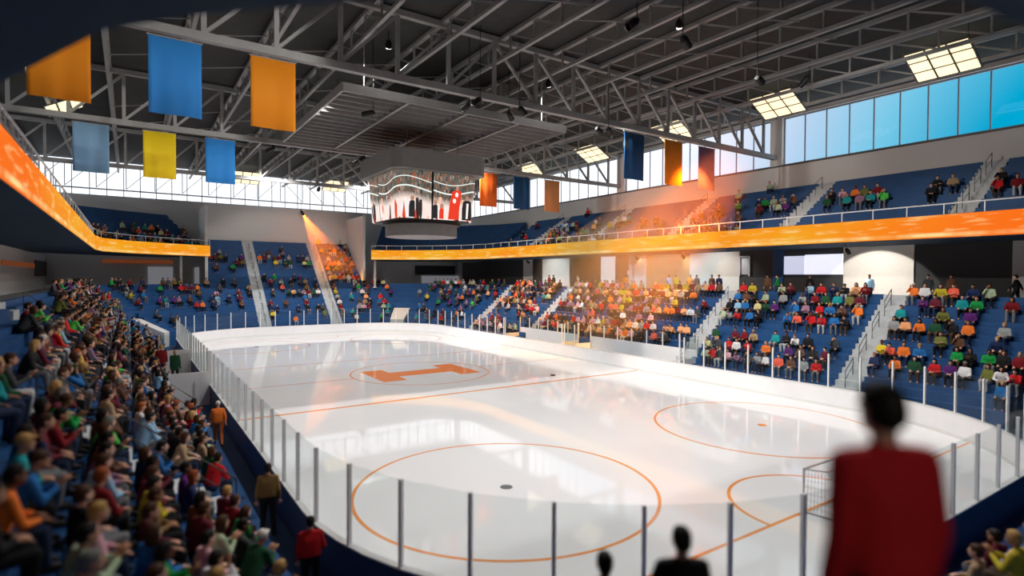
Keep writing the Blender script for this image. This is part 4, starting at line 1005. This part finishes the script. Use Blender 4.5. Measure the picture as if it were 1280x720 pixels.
add_person(rx, ry, PLZ, yaw_to(.45, .85), 13, top='red', tr='black', hair='black-haired', style='hair', where='S', pri=-1, scale=1.05, label='large blurred person in red shirt seen from behind, standing above the near glass', skin=0)
q = ray(1113, 665); dd = 2.05/q.dot(_fw); yw = yaw_to(.5, .85)
add_person(CX+q.x*dd, CY+q.y*dd, PLZ, yw, 0, top='black', tr='black', hair='black-haired', style='hair', where='S', pri=-1, label='dark haired person seated right behind the red shirted person, head only', skin=1)
bx, by = CX+q.x*dd, CY+q.y*dd
be = empty('bench', (bx, by, PLZ), 'low dark bench under the seated person behind the red shirt', 'bench'); be.rotation_euler.z = yw
for nm, dm in (('seat_plank', (-.5, .5, -.30, .0, .34, .38)), ('leg', (-.45, -.4, -.25, -.05, 0, .34)), ('leg', (.4, .45, -.25, -.05, 0, .34))):
    o = box(nm, M_RAIL, *dm); o.parent = be
# platform under them
b = MB(); pf = corner(-HX+RC, -HY+RC, PI)
b.sweep([[pf(u, o, z) for o, z in ((O0+TR*6+.16, 0), (O0+TR*6+.16, PLZ), (11.0, PLZ), (11.0, 0))] for u in arc(PI/4+.3, PI/2, 7)])
struct(b.build('floor_viewing_platform', M_FLOOR))
# near end right corner spectators
for i, (x, k, tp) in enumerate(((-5.4, 1, 'mustard'), (-4.6, 1, 'orange'), (-5.0, 2, 'black'), (-3.9, 2, 'dark red'), (-3.8, 1, 'charcoal'), (-4.9, 0, 'tan'), (-3.9, 0, 'maroon'), (-3.0, 1, 'brown'))):
    add_person(x, -(HY+O0+TR*k+TR-BEN), Z0+RISE*k, yaw_to(R.uniform(-.2, .2), 1), seat_kind(), top=tp, where=('N', k, 0), pri=0)

# ---- choose the individually modelled ones
def score(p):
    hz = p['z']+(1.1 if p['kind'] < 10 else 1.5); px, py, d = proj(p['x'], p['y'], hz)
    if d < .8 or not (-15 < px < 1295 and -10 < py < 745): return None
    if p['pri'] == -1: return -1
    s = d
    if isinstance(p['where'], tuple) and p['where'][0] == 'L': s = d*1.3
    return s
vis = []; rest = []; nonvis = 0
for p in PEOPLE:
    s = score(p)
    if s is None: nonvis += 1; continue
    vis.append((s, id(p), p))
vis.sort(key=lambda t: t[:2]); MAXI = 300
solo, crowd = [t[2] for t in vis[:MAXI]], [t[2] for t in vis[MAXI:]]
print('people', len(PEOPLE), 'solo', len(solo), 'crowd', len(crowd), 'unseen', nonvis)
# labels
BLK_R = ['past nearest stairs', 'nearest full block', 'behind benches', 'beyond third stairs', 'beyond fourth stairs']
POSE = {0: 'hands on knees', 1: 'hands clasped', 2: 'hand at face', 3: 'leaning forward', 4: 'clapping', 5: 'arms folded', 6: 'hands on thighs'}
from collections import defaultdict
rows = defaultdict(list)
for p in solo:
    if isinstance(p['where'], tuple): rows[p['where']].append(p)
used = set()
for w, ps in rows.items():
    sd, k, sec = w
    ps.sort(key=lambda p: p['y'] if sd in 'RLUL' else p['x'])
    for i, p in enumerate(ps):
        rw = ORD[k+1]; n = ORD[i+1]; hd = p['hair'] if p['style'] != 'cap' else 'capped'
        if sd == 'R': pl = 'right stand %s, %s row, %s along' % (BLK_R[sec], rw, n)
        elif sd == 'L': pl = 'left stand %s, %s row, %s along' % (['nearest block', 'second block', 'third block', 'fourth block', 'last block'][sec], rw, n)
        elif sd == 'U': pl = 'upper right balcony %s block, %s row, %s along' % (ORD[sec+1], rw, n)
        elif sd == 'N': pl = 'near end bottom corner, %s row, %s along' % (rw, n)
        elif sd == 'UL': pl = 'upper left balcony, %s row, %s along' % (rw, n)
        else: pl = 'far %s stand, %s row, %s along' % ({'F': 'end', 'FL': 'left corner', 'FR': 'right corner'}[sd], rw, n)
        lab = '%s person in %s, %s' % (hd, p['top'], pl)
        while lab in used: lab += ' too'
        used.add(lab); p['label'] = lab
GRP = {'R': 'seated spectators in the right lower stand', 'L': 'seated spectators in the left lower stand', 'U': 'seated spectators on the right balcony', 'N': 'seated spectators at the near end', 'UL': 'spectators on the left balcony', 'F': 'spectators in the far end stand', 'FL': 'spectators in the far corner', 'FR': 'spectators in the far corner'}
def link(name, me, m, parent):
    o = bpy.data.objects.new(name, me); COL.objects.link(o); o.material_slots[0].link = 'OBJECT'; o.material_slots[0].material = m
    if parent: o.parent = parent
    return o
for p in solo:
    L_ = LIB[p['kind']]; o = link('person', L_['body'], MS[p['skin']], None)
    o.location = (p['x'], p['y'], p['z']); o.rotation_euler = (0, 0, p['yaw']); o.scale = (p['s']*p['sx'] if p['pri'] >= 0 else p['s'], p['s'], p['s'])
    o['label'] = p['label']; o['category'] = 'person'
    o['group'] = GRP[p['where'][0]] if isinstance(p['where'], tuple) else 'people standing or seated apart from the rows'
    link('shirt', L_['shirt'], MT[p['top']], o); link('trousers', L_['trousers'], MR[p['tr']], o)
    link('hair' if p['style'] != 'cap' else 'cap', L_[p['style']], MH[p['hair']], o)
    d = proj(p['x'], p['y'], p['z'])[2]
    if p['kind'] >= 10 or d < 14: link('shoe', L_['shoe'], M_SHOE, o); link('shoe', L_['shoe2'], M_SHOE, o)
# crowd mesh
MATS = list(MT.values())+list(MR.values())+list(MH.values())+MS; mi = {m.name: i for i, m in enumerate(MATS)}
V, T, MI, off = [], [], [], 0
for p in crowd:
    c, s = math.cos(p['yaw']), math.sin(p['yaw']); Rm = np.array([[c, s, 0], [-s, c, 0], [0, 0, 1]], np.float32)
    for part, v, t in LIB[p['kind']]['low']:
        V.append(v @ Rm + np.array([p['x'], p['y'], p['z']], np.float32)); T.append(t+off); off += len(v)
        m = {'body': MS[p['skin']], 'shirt': MT[p['top']], 'trousers': MR[p['tr']], 'hair': MH[p['hair']]}[part]
        MI.append(np.full(len(t), mi[m.name], np.int32))
if V:
    V = np.concatenate(V); T = np.concatenate(T); MI = np.concatenate(MI); me = bpy.data.meshes.new('crowd')
    me.vertices.add(len(V)); me.vertices.foreach_set('co', V.ravel()); me.loops.add(len(T)*3); me.loops.foreach_set('vertex_index', T.ravel().astype(np.int32))
    me.polygons.add(len(T)); me.polygons.foreach_set('loop_start', np.arange(0, len(T)*3, 3, dtype=np.int32))
    for m in MATS: me.materials.append(m)
    me.polygons.foreach_set('material_index', MI); me.update(calc_edges=True); me.polygons.foreach_set('use_smooth', [True]*len(T))
    o = bpy.data.objects.new('crowd', me); COL.objects.link(o); o['kind'] = 'stuff'; o['label'] = 'distant seated spectators filling the farther rows of the stands'; o['category'] = 'crowd'
    print('crowd tris', len(T))

# ---------------------------------------------------------------- light
def area(name, loc, size, watts, col, target=None, spread=PI, sy=None):
    L = bpy.data.lights.new(name, 'AREA'); L.shape = 'RECTANGLE'; L.size = size; L.size_y = sy or size; L.energy = watts; L.color = col; L.spread = spread
    o = bpy.data.objects.new(name, L); COL.objects.link(o); o.location = loc
    d = Vector(target)-Vector(loc) if target else Vector((0, 0, -1)); o.rotation_euler = d.to_track_quat('-Z', 'Y').to_euler(); return o
def spot(name, loc, target, watts, col, ang, blend=.4, r=.15):
    L = bpy.data.lights.new(name, 'SPOT'); L.energy = watts; L.color = col; L.spot_size = math.radians(ang); L.spot_blend = blend; L.shadow_soft_size = r
    o = bpy.data.objects.new(name, L); COL.objects.link(o); o.location = loc; o.rotation_euler = (Vector(target)-Vector(loc)).to_track_quat('-Z', 'Y').to_euler(); return o
NL = {}
def lampcan(name, label, loc, target, watts, col, ang, r=.05, rr_=.17, blend=.5):
    # a round open housing with the source set back inside it
    loc = Vector(loc); dr = (Vector(target)-loc).normalized(); t = empty(name, loc, label, 'spotlight'); hh = rr_/math.tan(math.radians(min(ang/2+4, 80)))
    up = Vector((0, 0, 1)) if abs(dr.z) < .95 else Vector((0, 1, 0)); x = dr.cross(up).normalized(); y = x.cross(dr)
    def rg(k, rad): return [loc+dr*k+(x*math.cos(2*PI*i/20)+y*math.sin(2*PI*i/20))*rad for i in range(20)]
    b = MB(); b.sweep([rg(hh, rr_), rg(-.18, rr_), rg(-.34, rr_*.6), rg(-.345, .02), rg(-.30, .02), rg(-.30, rr_*.55), rg(-.15, rr_*.93), rg(hh, rr_*.93)], caps=False, closed=True)
    b.build('housing', M_BLACK, t)
    b = MB(); q_ = loc-dr*.3; b.beam(q_, (q_.x, q_.y, (19.75 if q_.z > 9 else 8.72)), .03); b.build('bracket', M_BLACK, t)
    o = spot(name+'_lamp', loc, target, watts, col, ang, blend, r); o.parent = t; o.matrix_parent_inverse = parent_inv(t)
JM = [(jx[i]+jx[i+1])/2 for i in range(len(jx)-1)]
n = 0
for x in (JM[5], JM[8]):
    for y in (-26, -17, -6.5, 2.5, 12, 23): n += 1; lampcan('added_rink_light', 'added black can lamp high between the roof joists shining on the ice, %s' % ORD[n], (x, y, 18.9), (x*.95, y+.01, 0), RINKW*(1.55 if y > 0 else 1.0), (1, .97, .95), 124)  # lamps added to brighten the ice, no such fixtures known
n = 0
for y, ty in ((-21, -20), (-9.9, -9), (-8.7, 0), (7.7, 10), (8.9, 22)):  # added spots that brighten both lower stands
    n += 1
    lampcan('added_stand_light', 'added black spotlight in the roof aimed at the right lower stand, %s' % ORD[n], (1.5, y, 15.7), (17, ty, 3.5), STANDW, (1, .93, .84), 75)
    lampcan('added_stand_light', 'added black spotlight in the roof aimed at the left lower stand, %s' % ORD[n], (-1.5, y, 15.7), (-16.6, ty+2, 3), STANDW*LEFTK*(.1, .75, 1, 1, 1)[n-1], (1, .9, .78), 66)
lampcan('added_stand_light', 'added black spotlight on third truss aimed at the far end stand', (0, 25.4, 15.7), (0, 39, 6.5), STANDW*1.0, (1, .95, .9), 80)  # one more added spot, brightens the far end stand
for i, (y, ty) in enumerate(((-20, -19), (-9, -6), (8, 10))): lampcan('added_tier_light', 'added black spotlight aimed at the right balcony seats, %s' % ORD[i+1], (8, y, 15.8), (23, ty, 11.5), STANDW*.5, (1, .95, .88), 80)  # added spots that lift the right balcony seating
lampcan('added_tier_light', 'added black spotlight aimed at the left balcony seats', (-8, 9, 15.8), (-21, 26, 11), STANDW*.3, (1, .95, .88), 70)  # added spot that lifts the left balcony seating
lampcan('added_banner_light', 'added black spotlight between the joists aimed at the left banners', (-5.5, -24.5, 18.2), (-14.6, -9.3, 14.3), 5200, (1, .97, .92), 40)  # added spot, makes the large left banners brighter
lampcan('added_banner_light', 'added black spotlight between the joists aimed at the smaller left banners', (-5.5, -5, 15.6), (-14.6, 8.3, 14.3), 3800, (1, .97, .92), 40)  # added spot for the second truss banners
# orange show lights with the haze they light up
def cone_haze(a, t, ang, dens, label, cut=1.0, k0=.5):
    a, t = Vector(a), Vector(t); dr = (t-a); L_ = dr.length*cut; dr.normalize(); r1 = L_*math.tan(math.radians(ang/2))
    x = dr.cross(Vector((0, 0, 1))).normalized(); y = x.cross(dr); b = MB()
    b.sweep([[a+dr*k+(x*math.cos(2*PI*i/32)+y*math.sin(2*PI*i/32))*r for i in range(32)] for k, r in ((k0, max(.08, k0*math.tan(math.radians(ang/2)))), (L_, r1))])
    m = bpy.data.materials.new('light_haze'); m.use_nodes = True; nt = m.node_tree; nt.nodes.clear(); o_ = nt.nodes.new('ShaderNodeOutputMaterial'); v = nt.nodes.new('ShaderNodeVolumeScatter')
    v.inputs['Density'].default_value = dens; v.inputs['Color'].default_value = (1, .52, .2, 1); v.inputs['Anisotropy'].default_value = .1; nt.links.new(v.outputs[0], o_.inputs['Volume'])  # scatter colour itself is tinted orange to deepen the orange light
    if k0 > 1:   # haze thickens gradually away from the lamp
        ge = nt.nodes.new('ShaderNodeNewGeometry'); vd = nt.nodes.new('ShaderNodeVectorMath'); vd.operation = 'DISTANCE'; vd.inputs[1].default_value = a; nt.links.new(ge.outputs['Position'], vd.inputs[0])
        mr = nt.nodes.new('ShaderNodeMapRange'); mr.interpolation_type = 'SMOOTHSTEP'; mr.inputs['From Min'].default_value = k0+.3; mr.inputs['From Max'].default_value = 17; mr.inputs['To Max'].default_value = dens; nt.links.new(vd.outputs['Value'], mr.inputs['Value']); nt.links.new(mr.outputs[0], v.inputs['Density'])
    ob = b.build('haze_beam', m); ob['kind'] = 'stuff'; ob['label'] = label; ob['category'] = 'haze'
A1, T1 = (16.4, -17.5, 18.2), (17.0, 0, 3.8)
lampcan('orange_spot', 'black spotlight near the right ceiling throwing the wide orange beam', A1, T1, ORW*2.3, (1, .30, .03), 34, .06, .17, .7)
A3 = (3.5, 7.8, 15.9); lampcan('orange_spot', 'black spotlight on second truss washing the far right seats orange', A3, (17.3, 13, 3.8), ORW*.35, (1, .27, .02), 36, .06, .17, .7)
A2 = (xat(378, 42.5), 42.5, 15.0); T2 = (7.0, 36.5, 4.2)
lampcan('orange_spot', 'black spotlight below the far windows throwing an orange beam on the end stand', A2, T2, ORW*.7, (1, .34, .03), 36, .06, .17, .5)
lampcan('orange_spot', 'black spotlight on nearest truss tinting the right balcony orange', (8, -9.9, 15.6), (24, 1, 12.2), ORW*.25, (1, .25, .03), 40, .06, .17, .9)
if HAZE: cone_haze(A1, T1, 36, .08, 'orange tinted and lit haze hanging between right balcony and the crowd', .97, 4.5); cone_haze(A2, T2, 32, .05, 'orange tinted haze and light beam fanning out over the far end stand', .8)
# white pools on the concourse walls
def wallspot(px, w, ang, lab, bl, x0=20.2):
    y = yat(px, XB); lampcan('wall_light', lab, (x0, y, 8.2), (XB, y, 5.2), w, (1, .93, .84), ang, .02, .12, bl)
wallspot(1098, WSP*1.5, 82, 'small downlight under the right balcony making an arched white pool', .1)
for i, px in enumerate((894, 836, 762, 696)): wallspot(px, WSP, 110, 'small downlight under the right balcony before pale wall panels, %s' % ORD[i+1], .5)
L = bpy.data.lights.new('added_rear_fill', 'POINT'); L.energy = 160; L.shadow_soft_size = .15; L.color = (1, .93, .85); o = bpy.data.objects.new('added_rear_fill', L); COL.objects.link(o); o.location = (-15.5, -39.5, 8.2)  # added fill behind the camera to light the red shirt
# daylight
w = bpy.data.worlds.new('world'); bpy.context.scene.world = w; w.use_nodes = True; nt = w.node_tree; bg = nt.nodes['Background']
tc = nt.nodes.new('ShaderNodeTexCoord'); sp = nt.nodes.new('ShaderNodeSeparateXYZ'); cr = nt.nodes.new('ShaderNodeValToRGB')
nt.links.new(tc.outputs['Generated'], sp.inputs[0])
e = cr.color_ramp.elements; e[0].position = .70; e[0].color = (.95, .97, 1, 1); e[1].position = .94; e[1].color = (0, .3, .5, 1)
for p_, c_ in ((.80, (.62, .66, .76, 1)), (.85, (.38, .52, .68, 1)), (.90, (.14, .45, .62, 1))): x = e.new(p_); x.color = c_
nt.links.new(sp.outputs['X'], cr.inputs[0]); nt.links.new(cr.outputs[0], bg.inputs[0]); bg.inputs['Strength'].default_value = 1.35
sc = bpy.context.scene
sc.view_settings.view_transform = 'Standard'; sc.view_settings.look = 'None'; sc.view_settings.gamma = 1; sc.view_settings.use_curve_mapping = False
sc.view_settings.exposure = 0
sc.cycles.transparent_max_bounces = 32; sc.cycles.max_bounces = 6; sc.cycles.diffuse_bounces = 3; sc.cycles.glossy_bounces = 3
sc.cycles.use_denoising = True
